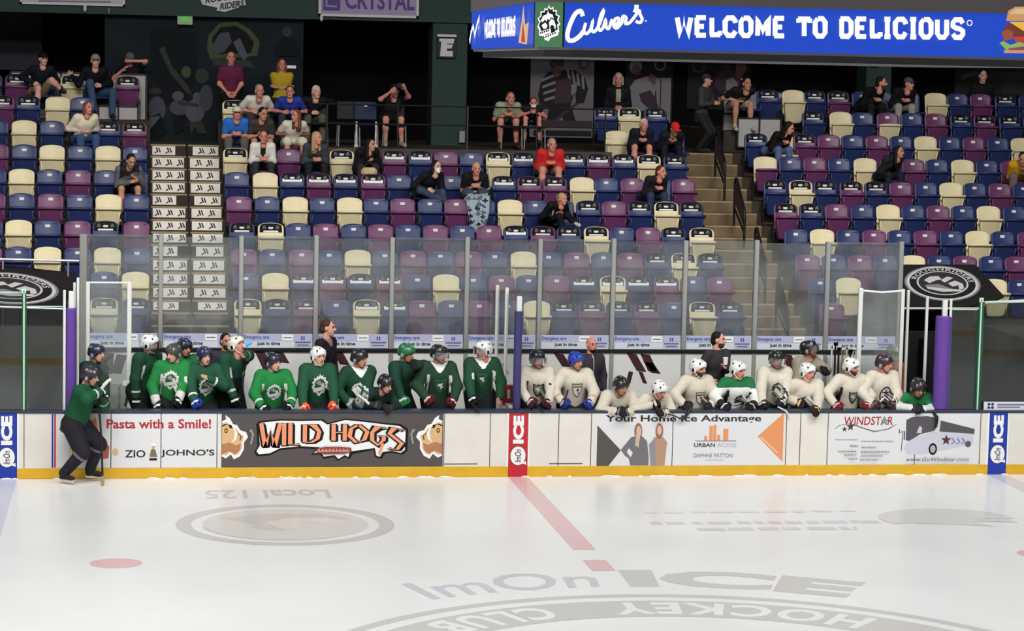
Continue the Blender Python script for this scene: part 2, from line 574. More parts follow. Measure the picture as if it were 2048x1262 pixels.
a = Art().text('Pasta with a Smile!', u(213), v(857), u(422), v(838), m_adr, .022)
a.text('ZIO', u(250), v(915), u(291), v(900), m_adk, .018)
a.text("JOHNO'S", u(322), v(915), u(429), v(899), m_adk, .018)
put(a, 'lettering')
a = Art().poly([(u(x), v(y)) for x, y in ((299, 914), (302, 900), (306, 896), (311, 900), (315, 914))], mat('ad_olive', (120, 108, 84), .6))
a.ell(u(307), v(894), .010, .045, mat('ad_skin', (200, 160, 130), .6)).rect(u(302), v(892), u(312), v(886), M_white).rect(u(299), v(921), u(314), v(916), m_adk)
put(a, 'picture')

m_hg = mat('ad_charcoal', (84, 78, 78), .5, noise=.06, nscale=4)
t, u, v, put = ad(443, 886, 'dark grey advertisement with jagged orange letters between two boar heads', m_hg)
HOG = {'W': [[(0, 1), (.22, 0), (.5, .75), (.72, 0), (1, 1)]], 'I': [[(.5, 1), (.5, 0)]], 'L': [[(.1, 1), (.1, 0), (.9, 0)]],
       'D': [[(.1, 0), (.1, 1), (.6, .98), (.95, .6), (.85, .2), (.5, 0), (.1, 0)]], 'H': [[(.1, 1), (.1, 0)], [(.9, 1), (.9, 0)], [(.1, .5), (.9, .5)]],
       'O': [[(.5, 1), (.12, .78), (.05, .35), (.4, 0), (.8, .15), (.95, .6), (.5, 1)]], 'G': [[(.95, .9), (.5, 1), (.1, .7), (.1, .3), (.5, .05), (.9, .3), (.9, .5), (.5, .5)]],
       'S': [[(.95, .9), (.4, 1), (.08, .75), (.5, .52), (.92, .3), (.6, .02), (.05, .08)]]}
def hog(a, m, wd, dx=0, dy=0):
    spec = [('W', 522, 560, 846, 893), ('I', 563, 573, 847, 890), ('L', 578, 602, 846, 888), ('D', 606, 640, 849, 884),
            ('H', 664, 692, 848, 881), ('O', 697, 736, 849, 885), ('G', 741, 770, 853, 892), ('S', 776, 806, 856, 900)]
    for ch, x0, x1, y0, y1 in spec:
        for st in HOG[ch]:
            a.stroke([(u(x0+(x1-x0)*p[0]+dx), v(y1-(y1-y0)*p[1]+dy)) for p in st], wd, m)
a = Art()
a.poly([(u(x), v(y)) for x, y in ((512, 848), (518, 842), (560, 838), (600, 839), (645, 838), (655, 846), (690, 837), (730, 841), (770, 846), (800, 848), (816, 858), (815, 902), (806, 910), (785, 906), (770, 908), (764, 918), (750, 914), (748, 900), (706, 908), (700, 918), (690, 914), (676, 922), (668, 914), (648, 918), (640, 908), (622, 910), (632, 898), (600, 896), (560, 900), (540, 910), (515, 912), (508, 904), (515, 892))], M_black)
a.poly([(u(x), v(y)) for x, y in ((516, 851), (522, 845), (562, 841), (598, 842), (642, 841), (654, 849), (690, 840), (730, 844), (770, 849), (798, 852), (811, 861), (810, 900), (802, 906), (784, 902), (766, 904), (760, 914), (753, 911), (750, 896), (700, 903), (697, 914), (690, 910), (677, 918), (670, 910), (648, 913), (642, 904), (628, 906), (640, 894), (600, 892), (560, 896), (540, 906), (518, 908), (513, 902), (520, 890))], M_white)
hog(a, M_black, .034, 2, 2.5)
hog(a, M_black, .034, -.5, -.5)
hog(a, mat('ad_salmon', (232, 150, 110), .5), .019)
a.stroke([(u(765), v(886)), (u(759), v(908))], .012, mat('ad_salmon', (0, 0, 0)))
a.poly([(u(x), v(y)) for x, y in ((632, 897), (650, 893), (680, 893), (702, 895), (704, 903), (690, 907), (650, 908), (634, 905))], mat('ad_maroon', (140, 70, 62), .5))
r_ = random.Random(5)
for k in range(9):
    x = 637+k*7
    a.stroke([(u(x), v(903)), (u(x+1), v(897)), (u(x+4), v(903))], .006, mat('ad_rose', (226, 176, 160), .5))
put(a, 'lettering')
def boar(sgn, xc):
    a = Art()
    def q(pts): return [(u(xc+sgn*x), v(y)) for x, y in pts]
    a.poly(q([(0, 842), (8, 838), (6, 830), (15, 836), (22, 848), (30, 850), (36, 860), (48, 864), (52, 874), (44, 884), (44, 898), (36, 912), (24, 918), (18, 908), (8, 916), (0, 912)]), M_white)
    a.poly(q([(0, 846), (10, 844), (20, 854), (30, 858), (36, 868), (44, 872), (40, 884), (40, 896), (32, 908), (24, 910), (18, 902), (8, 910), (0, 908)]), mat('boar_tan', (214, 176, 128), .6))
    a.poly(q([(0, 888), (14, 884), (28, 890), (38, 886), (36, 900), (26, 908), (14, 902), (0, 908)]), mat('boar_brown', (176, 122, 88), .6))
    a.stroke(q([(0, 852), (8, 848), (16, 850), (18, 856)]), .012, M_black)
    a.ell(u(xc+sgn*8), v(861), .008, .045, M_black).ell(u(xc+sgn*8), v(861), .005, .025, mat('boar_eye', (220, 150, 60), .5))
    a.stroke(q([(24, 856), (28, 866), (26, 878), (20, 884)]), [.006, .012, .012, .004], M_white)
    a.stroke(q([(32, 866), (38, 872), (36, 880)]), .006, mat('boar_snout', (120, 70, 52), .6))
    a.stroke(q([(46, 862), (56, 858), (62, 868), (58, 888)]), .008, mat('ad_silver', (150, 150, 154), .5))
    put(a, 'picture')
boar(1, 444); boar(-1, 884)

t, u, v, put = ad(1190, 1568, 'white realty advertisement with an orange arrow and two standing figures', m_adw)
m_or = mat('ad_arrow', (222, 146, 96), .5)
a = Art().poly([(u(1194), v(850)), (u(1242), v(900)), (u(1218), v(931)), (u(1194), v(931))], mat('ad_umber', (86, 80, 78), .5))
a.poly([(u(1566), v(826)), (u(1566), v(924)), (u(1515), v(873))], m_or)
a.stroke([(u(1520), v(874)), (u(1556), v(906))], .012, mat('ad_peach', (234, 184, 148), .5))
gr, sk2 = mat('ad_suit', (112, 110, 114), .6), mat('ad_skin2', (214, 176, 156), .6)
a.poly([(u(x), v(y)) for x, y in ((1242, 899), (1262, 874), (1272, 872), (1284, 872), (1294, 882), (1298, 912), (1298, 930), (1262, 930), (1258, 916), (1250, 910))], gr)
a.poly([(u(x), v(y)) for x, y in ((1258, 896), (1266, 905), (1262, 914), (1254, 904))], m_adw)
a.ell(u(1276), v(862), .021, .155, mat('ad_hair', (140, 110, 90), .7)).ell(u(1277), v(862), .013, .10, sk2)
a.poly([(u(x), v(y)) for x, y in ((1272, 868), (1270, 890), (1277, 895), (1280, 872))], mat('ad_blond', (196, 176, 150), .6))
a.poly([(u(x), v(y)) for x, y in ((1300, 890), (1308, 874), (1326, 874), (1334, 884), (1330, 930), (1302, 930))], mat('ad_taupe', (176, 142, 118), .6))
a.poly([(u(x), v(y)) for x, y in ((1298, 888), (1310, 876), (1312, 930), (1302, 930))], mat('ad_slate', (140, 138, 146), .6))
a.ell(u(1318), v(862), .020, .15, mat('ad_hair2', (150, 104, 78), .7)).ell(u(1318), v(860), .012, .09, sk2)
put(a, 'picture')
a = Art().text('Your Home Ice Advantage', u(1210), v(847), u(1521), v(830), m_adk, .02)
a.text('URBAN', u(1388), v(894), u(1430), v(886), m_adk, .02)
a.text('ACRES', u(1434), v(894), u(1473), v(886), mat('ad_grey', (190, 190, 194), .5), .02)
a.text('DAPHNE PATTON', u(1388), v(915), u(1466), v(907), mat('ad_midgrey', (140, 140, 146), .5), .008)
a.stroke([(u(1411), v(920)), (u(1448), v(920))], .018, mat('ad_grey', (0, 0, 0)))
put(a, 'lettering')
a = Art()
for x0, x1, y in ((1408, 1414, 872), (1418, 1425, 852), (1426, 1432, 850), (1434, 1440, 870), (1446, 1456, 858)):
    a.rect(u(x0), v(881), u(x1), v(y), m_or)
a.rect(u(1390), v(882.5), u(1472), v(881), mat('ad_midgrey', (0, 0, 0)))
put(a, 'emblem')

t, u, v, put = ad(1658, 1956, 'white coach hire advertisement with a silver bus at the right bench', m_adw)
m_wr = mat('ad_winered', (160, 44, 46), .5)
a = Art().text('WINDSTAR', u(1687), v(850), u(1784), v(833), m_wr, .012, .12)
for k, (x0, x1, y) in enumerate(((1670, 1715, 879), (1722, 1786, 882), (1700, 1716, 891), (1722, 1752, 894), (1676, 1714, 902), (1722, 1778, 903), (1688, 1714, 909), (1722, 1766, 911), (1697, 1714, 917), (1720, 1756, 919))):
    x = x0
    r_ = random.Random(k)
    while x < x1:
        d = r_.uniform(2, 6)
        a.stroke([(u(x), v(y)), (u(min(x+d, x1)), v(y))], .02 if k > 1 else .013, mat('ad_smallprint', (120, 120, 124), .5))
        x += d+1.2
a.text('www.GoWindstar.com', u(1812), v(922), u(1937), v(914), mat('ad_dim', (96, 96, 100), .5), .01, .25)
put(a, 'lettering')
a = Art().stroke([(u(1668), v(858)), (u(1678), v(850)), (u(1700), v(847)), (u(1722), v(855)), (u(1748), v(863)), (u(1775), v(858)), (u(1792), v(848))], [.004, .008, .012, .016, .02, .014, .004], mat('ad_swoosh', (110, 112, 120), .5))
def star(cx, cy, r, m):
    k_ = (u(1)-u(0)) / abs(v(1)-v(0))
    a.poly([(u(cx)+r*(1 if j % 2 == 0 else .42)*k_*math.sin(j*math.pi/5), v(cy)+r*(1 if j % 2 == 0 else .42)*math.cos(j*math.pi/5)) for j in range(10)], m)
star(1700, 853, .09, mat('ad_plum', (84, 48, 60), .5)); star(1688, 858, .06, mat('ad_plum', (0, 0, 0)))
star(1768, 842, .09, mat('ad_teal', (120, 150, 150), .5))
put(a, 'emblem')
a = Art()
bd, gl_ = mat('bus_silver', (196, 198, 212), .5), mat('bus_glass', (86, 82, 86), .4)
a.poly([(u(x), v(y)) for x, y in ((1808, 898), (1812, 886), (1830, 874), (1860, 865), (1900, 864), (1947, 868), (1946, 888), (1900, 898), (1850, 908), (1815, 909))], bd)
a.poly([(u(x), v(y)) for x, y in ((1811, 840), (1822, 834), (1852, 832), (1872, 836), (1874, 852), (1866, 862), (1840, 868), (1818, 882), (1811, 880))], gl_)
a.poly([(u(x), v(y)) for x, y in ((1880, 841), (1948, 858), (1948, 868), (1878, 863))], gl_)
a.stroke([(u(1808), v(880)), (u(1808), v(862))], .006, M_black).stroke([(u(1803), v(902)), (u(1805), v(862)), (u(1798), v(866)), (u(1798), v(858))], .005, mat('bus_line', (90, 90, 96), .5))
a.ell(u(1866), v(898), .028, .115, M_black).ell(u(1866), v(898), .018, .075, mat('bus_hub', (170, 168, 160), .5))
a.ell(u(1936), v(888), .02, .06, mat('bus_rear', (90, 86, 90), .5))
a.poly([(u(1832), v(866)), (u(1838), v(851)), (u(1843), v(856)), (u(1842), v(866))], bd)
k_ = 1
star(1892, 880, .11, mat('ad_plum', (0, 0, 0)))
for x in (1904, 1914, 1924):
    a.stroke([(u(x), v(876)), (u(x+5), v(884)), (u(x-2), v(888))], .010, mat('bus_script', (130, 134, 170), .5))
put(a, 'picture')

# ------------------------------------------------------------------ bench area
MB().box((-8.2, .12, 0), (9.3, 2.15, .28)).build('floor_bench', mat('bench_floor', (40, 40, 44), .8))
bpy.data.objects['floor_bench']['kind'] = 'structure'
XW0, XW1 = XY(172, 690, 2.2)[0], XY(1805, 690, 2.2)[0]
BK = MB().box((XW0, 2.16, 0), (XW1, 2.28, 1.735), bev=.01).build('wall_bench', mat('bench_wall', (212, 212, 208), .5, noise=.05, nscale=2))
tag(BK, kind='structure')
MB().box((XW0, 2.12, 1.69), (XW1, 2.30, 1.745), bev=.01).build('wall_cap', mat('ledge_black', (24, 26, 30), .5), BK)
m_panel = mat('bench_panel', (198, 194, 184), .55)
mb = MB()
for x0, x1 in ((198, 236), (240, 300), (940, 1010)):
    X0, X1 = XY(x0, 800, 2.1)[0], XY(x1, 800, 2.1)[0]
    mb.box((X0, 2.10, .45), (X1, 2.16, 1.18), bev=.015)
mb.build('wall_panel', m_panel, BK)
# dark hotel sign marks on the bench wall
m_mar = mat('sign_maroon', (70, 34, 40), .5)
def slash(x0, y0, x1, y1, wd=14):
    (X0, Z0), (X1, Z1) = XY(x0, y0, 2.16), XY(x1, y1, 2.16)
    a = Art()
    h = wd/125
    a.poly([(X0-h/2, Z0), (X1-h/2, Z1), (X1+h/2, Z1-.02), (X0+h/2, Z0-.02)][::-1], M_black)
    b = h/2-.012
    a.poly([(X0-b, Z0-.015), (X1-b, Z1+.012), (X1+b, Z1-.008), (X0+b, Z0-.03)][::-1], m_mar)
    a.place('wall_sign', (0, 2.156, 0), (1, 0, 0), (0, 0, 1), BK)
for q in ((218, 704, 214, 745), (244, 708, 232, 745), (520, 703, 536, 738), (557, 703, 569, 724), (676, 703, 690, 728), (1117, 706, 1134, 732), (1263, 706, 1283, 741), (1290, 707, 1306, 742), (1262, 742, 1256, 765), (1281, 742, 1290, 765), (1296, 722, 1312, 745), (1574, 708, 1585, 738), (1000, 725, 1009, 745)):
    slash(*q, wd=20 if q[0] not in (1262, 1281) else 9)
a = Art()
X0, Z0 = XY(206, 782, 2.16); X1, Z1 = XY(250, 772, 2.16)
a.text('M A Q', X0, Z0, X1, Z1, mat('wall_ink', (60, 62, 64), .6), .01)
a.place('wall_lettering', (0, 2.157, 0), (1, 0, 0), (0, 0, 1), BK)

# glass behind the benches: posts, sheets and the care sign strip along its foot
PX = [167, 322, 483, 633, 785, 935, 1081, 1228, 1372, 1514, 1657, 1803]
XP = [XY(x, 480, 2.2)[0] for x in PX]
ZT = 3.57
for i, X in enumerate(XP):
    wd = .062 if i == 0 else .04
    o = MB().box((-wd, -.05, 1.0), (wd, .05, ZT-.02+.02*(i % 2)), bev=.012).box((-wd-.012, -.035, 1.1), (wd+.012, -.02, 1.7), 0, .004).build('glass_post', M_alud if i == 0 else M_alu, None, (X, 2.2, 0))
    tag(o, f'grey metal post of the bench glass, {ORD[i]} from left', 'glass post', 'posts of the bench glass')
m_lav = mat('strip_lavender', (176, 180, 208), .5)
m_lav2 = mat('strip_pale', (206, 210, 218), .5)
m_inkb = mat('strip_blue', (52, 64, 160), .5)
m_inkt = mat('strip_teal', (52, 84, 96), .5)
for i in range(len(XP)-1):
    x0, x1 = XP[i]+.045, XP[i+1]-.045
    t = empty('bench_glass', ((x0+x1)/2, 2.2, 1.745))
    tag(t, f'clear glass sheet behind the players, {ORD[i]} from left', 'glass panel', 'bench glass sheets')
    W_ = x1-x0
    hz = ZT-1.745-(.05 if i % 2 else .02)
    MB().box((-W_/2, -.006, .22), (W_/2, .006, hz)).build('glass_sheet', M_gback, t)
    st = MB().box((-W_/2, -.012, 0), (W_/2, .012, .225)).build('sign_strip', m_lav2, t)
    st['label'] = 'pale strip reading Emergency care just in time'
    a = Art().rect(-W_/2, .11, W_/2, .22, m_lav)
    a.rect(.06*W_, .12, .22*W_, .215, M_white).rect(.08*W_, .16, .20*W_, .172, M_black).rect(.24*W_, .02, .48*W_, .215, m_lav)
    a.text('Emergency care', -W_*.485, .128, -W_*.13, .205, m_inkb, .012)
    a.text('just in time', -W_*.30, .03, W_*.03, .10, m_inkt, .03)
    for dx in (-.018, .018):
        for dz in (-.016, .016):
            a.ell(.36*W_+dx, .16+dz, .014, .013, m_inkb, n=10)
    a.stroke([(.25*W_, .095), (.47*W_, .095)], .02, mat('strip_ink', (110, 112, 140), .5)).stroke([(.28*W_, .05), (.44*W_, .05)], .012, mat('strip_ink', (0, 0, 0)))
    a.place('sign_print', (0, -.012, 0), (1, 0, 0), (0, 0, 1), st, step=.0008)

# gates and pads
def frame_box(name, label, pts_px, Y, z0, bars=(), r=.028, mtl=None, glass_m=None):
    pass
def post_px(mb, x, ytop, Y, z0, r=.03, i=0, xb=None, yb=None):
    X, Z = XY(x, ytop, Y)
    mb.box((X-r, Y-r, z0), (X+r, Y+r, Z), i, .008)
    return X, Z
# left bench gate (white frame with a glass sheet)
Yg = .95
t = empty('bench_gate', (XY(218, 700, Yg)[0], Yg, .28))
tag(t, 'white framed glass gate at the left end of the green bench', 'gate')
lx = t.location.x
X0, Z0 = XY(176, 563, Yg); X1, Z1 = XY(259, 563, Yg)
MB().box((X0-.03-lx, -.03, 0), (X0+.03-lx, .03, Z0-.28), 0, .008).box((X1-.035-lx, -.03, .0), (X1+.035-lx, .03, Z1-.28), 0, .008).box((X0-lx, -.02, Z0-.31), (X1-lx, .02, Z0-.28), 0, .006).box((X1-.1-lx, -.035, 1.0), (X1+.05-lx, .035, 1.09), 0, .01).build('gate_frame', M_wfr, t)
MB().box((X0-lx, -.005, .72), (X1-lx, .005, Z0-.3)).build('glass_sheet', M_gback, t)
# right bench gate
t = empty('bench_gate', (XY(1760, 700, Yg)[0], Yg, .28))
tag(t, 'white framed glass gate behind the white bench beside the black canopy', 'gate')
lx = t.location.x
X0, Z0 = XY(1722, 576, Yg); X1, Z1 = XY(1806, 578, Yg)
mb = MB().box((X0-.035-lx, -.03, .4), (X0+.035-lx, .03, Z0-.28), 0, .008).box((X1-.03-lx, -.03, .4), (X1+.03-lx, .03, Z1-.28), 0, .008)
mb.tube([(X0-lx, 0, Z0-.32), ((X0+X1)/2-lx, 0, Z0-.35), (X1-lx, 0, Z1-.31)], .02)
mb.build('gate_frame', M_wfr, t)
MB().box((X0-lx, -.005, .72), (X1-lx, .005, Z0-.36)).build('glass_sheet', M_gback, t)
for px, yt, lab in ((1817, 580, 'slim white post between the bench gate and the black canopy'), (1855, 592, 'slim white post beside the purple pad of the white bench')):
    X, Z = XY(px, yt, 1.1)
    tag(MB().box((-.022, -.022, 0), (.022, .022, Z), 0, .006).build('divider_post', M_wfr, None, (X, 1.1, 0)), lab, 'post')
# divider between the benches
t = empty('bench_divider', (XY(1015, 700, 1.2)[0], .2, .28))
tag(t, 'glass divider with white posts between the two benches', 'divider')
lx = t.location.x
mb = MB()
for px, yt, Y in ((995, 570, 2.0), (1014, 575, 1.2)):
    X, Z = XY(px, yt, Y)
    mb.box((X-lx-.028, Y-.23, 0), (X-lx+.028, Y-.17, Z-.28), 0, .008)
mb.build('gate_frame', M_wfr, t)
X0, Z0 = XY(995, 575, 2.0); X1, Z1 = XY(1036, 600, .25)
MB().add([(X0-lx, 1.8, .75), (X1-lx, .05, .75), (X1-lx, .05, Z1-.28), (X0-lx, 1.8, Z0-.28)], [(0, 1, 2, 3)]).build('glass_sheet', M_gback, t)
MB().box((X0-lx-.02, .1, 0), (X0-lx+.1, 1.8, .76)).build('lower_panel', M_board, t)
def pad(px0, px1, ytop, yband, Y, m, lab):
    X0, _ = XY(px0, 720, Y); X1, _ = XY(px1, 720, Y)
    Zp = XY(px0, ytop, Y)[1]; Zb = XY(px0, yband, Y)[1]
    t = empty('padded_post', ((X0+X1)/2, Y, 1.03))
    tag(t, lab, 'padded post')
    h = (X1-X0)/2
    MB().tube([(0, 0, .0), (0, 0, .02), (0, 0, Zp-1.05), (0, 0, Zp-1.03)], [h*.92, h, h, h*.92], 18).build('pad', m, t, smooth=False)
    MB().box((-.03, -.03, Zp-1.04), (.05, .03, Zb-1.03), 0, .008).build('post', M_wfr, t)
    return t
pad(1027, 1043, 600+22, 592, .2, M_navyp, 'dark purple padded post between the green and white benches')
t = pad(130, 152, 616, 582, .16, M_purp, 'purple padded post at the left end of the green bench')
t = pad(1869, 1900, 632, 600, .16, M_purp, 'purple padded post at the right end of the white bench')
# posts around the left pad
for px, yt, Y, lab in ((129, 580, .1, 'thin white post on the left of the left purple pad'), (156, 555, .35, 'thin white post on the right of the left purple pad'), (149, 565, .6, 'short white post rising above the left purple pad')):
    X, Z = XY(px, yt, Y)
    tag(MB().box((-.02, -.02, .28 if Y > .2 else 1.03), (.02, .02, Z), 0, .006).build('corner_post', M_wfr, None, (X, Y, 0)), lab, 'post')
X, Z = XY(1894, 598, .1)
tag(MB().box((-.018, -.018, 1.03), (.018, .018, Z), 0, .006).build('corner_post', M_wfr, None, (X+.07, .1, 0)), 'thin white post against the right purple pad', 'post')
# front glass on the boards at both ends
m_edge = mat('glass_edge_green', (34, 84, 60), .3, .5)
m_edge2 = mat('glass_edge_pale', (190, 220, 200), .3, .5)
def front_glass(x0, x1, ytop, lab, tilt=0.):
    X0, Z0 = XY(x0, ytop, .1); X1, Z1 = XY(x1, ytop, .1)
    t = empty('board_glass', ((X0+X1)/2, .1, 1.035))
    tag(t, lab, 'glass panel', 'glass on the boards')
    w_ = (X1-X0)/2
    MB().box((-w_, -.007, 0), (w_, .007, Z0-1.035)).build('glass_sheet', M_gfront, t)
    MB().box((-w_, -.009, Z0-1.05), (w_, .009, Z0-1.035)).build('top_edge', m_edge2, t)
    t.rotation_euler = (-tilt, 0, 0)
    for s_ in (-1, 1):
        MB().box((s_*w_-.012, -.009, 0), (s_*w_+.012, .009, Z0-1.04)).build('side_edge', m_edge, t)
    return t
front_glass(-90, 46, 583, 'tall glass sheet on the boards at the left frame edge', .029)
front_glass(52, 127, 612, 'glass sheet on the boards between green edge and left purple pad', .029)
front_glass(1905, 1957, 618, 'narrow glass sheet on the boards right of the right purple pad', .013)
front_glass(1969, 2150, 603, 'tall glass sheet on the boards at the right frame edge', .023)
for px, yt in ((48, 580), (1963, 598)):
    X, Z = XY(px, yt, .06)
    tag(MB().box((-.012, -.02, 1.035), (.012, .02, Z), 0, .005).box((-.03, -.01, 1.035), (-.012, .01, Z-.04), 1).box((.012, -.01, 1.035), (.034, .01, Z-.04), 1).box((-.03, -.02, Z-.05), (.03, .02, Z+.02), 0).build('glass_joint', [m_edge2, m_edge], None, (X, .06, 0)),
        'pale joint post between glass sheets at '+('left' if px < 500 else 'right')+' end of the boards', 'glass joint')
X0, Z0 = XY(1966, 819, .06); X1, Z1 = XY(2120, 803, .06)
t = tag(MB().box((X0, .02, 1.035), (X1, .05, 1.17)).build('glass_sign', m_lav2), 'pale care sign at the foot of the right end glass', 'sign')
a = Art()
for dx in (-.03, .03):
    for dz in (-.027, .027):
        a.ell(X0+.11+dx, 1.105+dz, .024, .022, mat('strip_navy', (40, 50, 84), .5), n=12)
a.stroke([(X0+.22, 1.125), (X0+.9, 1.125)], .022, mat('strip_ink', (0, 0, 0))).stroke([(X0+.22, 1.085), (X0+.6, 1.085)], .016, mat('strip_ink', (0, 0, 0)))
a.place('sign_print', (0, .02, 0), (1, 0, 0), (0, 0, 1), t)
# red box by the divider
X, Z = XY(1016, 790, .9)
t = tag(MB().box((-.09, -.08, -.16), (.09, .08, .16), 0, .02).box((-.02, -.085, -.05), (.03, -.08, .1), 1).build('red_box', [mat('box_red', (170, 36, 44), .5), M_white], None, (X, .9, Z)), 'small red box beside the divider of the benches', 'box')
MB().box((-.1, -.1, -Z+.28), (.1, .1, -.16)).build('stand', M_board, t)

# ------------------------------------------------------------------ stand: stepped rows
NZ = [2.21, 2.585, 2.94, 3.35, 3.78, 4.18, 4.60, 5.03, 5.475, 5.89]
YR = [4.3+.81*i for i in range(10)]
FZ = [z-.74 for z in NZ]
PZ = 4.72                                     # landing and platform level
SLX0, SLX1 = XY(301, 430, 7.3)[0], XY(449, 430, 7.3)[0]      # steps with the signs
SRX0, SRX1 = XY(1413, 430, 7.3)[0], XY(1537, 430, 7.3)[0]    # bare steps
PLX0, PLX1 = XY(640, 300, 10)[0], XY(1198, 240, 10.78)[0]
mb = MB()
for i in range(10):
    y0, y1 = YR[i]-.6, YR[i]+.21
    if i == 0: y0 = 2.9
    if i == 9: y1 = 16
    spans = [(-13, 13.5)]
    if i < 2: spans = [(-6.95, 7.3), (9.2, 13.5)]
    if i > 6: spans = [(-13, SLX0), (SLX1, PLX0), (PLX1, SRX0), (SRX1, 13.5)]
    if i == 9: spans = [(-13, SLX0), (SLX1, PLX0), (SRX1, 13.5)]
    for x0, x1 in spans:
        mb.box((x0, y0, 0 if i < 3 else FZ[i]-1.2), (x1, y1, FZ[i]))
for x0, x1, y0 in ((SLX0, SLX1, 10.2), (PLX0, PLX1, YR[6]+.21), (SRX0, SRX1, 10.2), (PLX1, SRX0, YR[8]+.21)):
    mb.box((x0, y0, 2), (x1, 16, PZ))
TIER = mb.build('floor_tier', M_conc)
tag(TIER, kind='structure')
def steps(name, x0, x1, m):
    mb = MB()
    tops = []
    for j in range(17):
        n = j//2
        z = FZ[n] if j % 2 == 0 else (FZ[n]+FZ[n+1])/2
        if n >= 8: z = PZ
        y0 = 3.7+.405*j
        tops.append((y0, z))
        mb.box((x0+.005, y0-.012, 0), (x1-.005, y0+.43, z+.002))
    o = mb.build(name, m)
    tag(o, kind='structure')
    mb = MB()
    for y0, z in tops:
        mb.box((x0+.01, y0-.016, z-.022), (x1-.01, y0+.05, z+.004))
    mb.build('step_nosing', M_nose, o)
    return o, tops
STL, TL = steps('stairs_signed', SLX0, SLX1, M_conc)
STR, TR = steps('stairs_bare', SRX0, SRX1, M_step)
m_sgn = mat('sign_board', (232, 226, 216), .6)
m_sk, m_sm = mat('sign_black', (24, 20, 22), .6), mat('sign_red', (96, 40, 46), .6)
xa, xb, xc, xd = [XY(x, 430, 7.3)[0] for x in (306, 372.5, 385, 446)]
for j in range(4, 17):
    y0, z = TL[j]
    z0, z1 = TL[j-1][1]+.012, z-.03
    for k, (x0, x1) in enumerate(((xa, xb), (xc, xd))):
        if j % 4 == 0 and k == 0: x1 -= .16
        if j % 4 == 0 and k == 1: x0 += .06
        t = MB().box((x0, y0-.018, z0), (x1, y0-.003, z1)).build('stair_sign', m_sgn, STL)
        a = Art()
        n = 3 if k == 0 and j % 4 else 2
        for q in range(n):
            cx = x0+.09+q*.21+(.06 if k else 0)
            if cx > x1-.05: continue
            h = z1-z0
            for dx, m in ((0, m_sk), (.045, m_sm)):
                a.poly([(cx+dx-.03, z0+h*.82), (cx+dx-.005, z0+h*.86), (cx+dx+.03, z0+h*.30), (cx+dx+.005, z0+h*.25)], m)
            a.poly([(cx-.06, z0+h*.2), (cx-.015, z0+h*.42), (cx-.005, z0+h*.3), (cx-.04, z0+h*.14)], m_sk)
        a.place('sign_mark', (0, y0-.018, 0), (1, 0, 0), (0, 0, 1), t)
mb = MB()
xm = (xb+xc)/2
mb.tube([(xm, y0-.1, z+.02) for y0, z in TL[3:]], .02, 6)
for y0, z in TL[3::3]:
    mb.tube([(xm, y0+.1, z-.05), (xm, y0+.1, z+.12)], .018, 6)
tag(mb.build('stair_rail', M_rail), 'low dark rail running up the middle of the signed steps', 'railing')
MB().box((XY(333, 640, 4.9)[0], 4.9, 1.9), (XY(375, 640, 4.9)[0], 4.93, FZ[1]+.18), 0, .03).box((XY(390, 640, 4.9)[0], 4.9, 1.9), (XY(446, 640, 4.9)[0], 4.93, FZ[1]+.18), 0, .03).build('step_panel', mat('step_brown', (104, 88, 66), .7), STL)
# handrails of the bare steps
xr = XY(1481, 482, 7.3)[0]
m_rp = mat('rail_panel', (92, 62, 62), .7)
for k, (n, lab) in enumerate(((7, 'topmost'), (5, 'second from top'), (3, 'third from top'), (1, 'lowest'))):
    yb, yf = YR[n]-.5, YR[n-1]-.5
    zb, zf = FZ[n] if n < 8 else PZ, FZ[n-1]
    t = empty('stair_handrail', (xr, yf, zf))
    tag(t, f'black looped handrail with dull red panel on the bare steps, {lab}', 'handrail', 'handrails on the bare steps')
    dy, dz = yb-yf, zb-zf
    MB().tube([(0, dy, dz-.05), (0, dy, dz+.80), (0, dy-.05, dz+.9), (0, dy-.12, dz+.9), (0, .12, .82), (0, .03, .74), (0, 0, .60), (0, 0, 0)], .026, 8).tube([(0, 0, .36), (0, .04, .34), (0, dy, dz+.34)], .02, 8).build('frame', M_rail, t)
    MB().add([(0, .04, .42), (0, dy-.04, dz+.42), (0, dy-.04, dz+.82), (0, .04, .74)], [(0, 1, 2, 3)]).add([(.01, .04, .42), (.01, dy-.04, dz+.42), (.01, dy-.04, dz+.82), (.01, .04, .74)], [(3, 2, 1, 0)]).build('panel', m_rp, t)

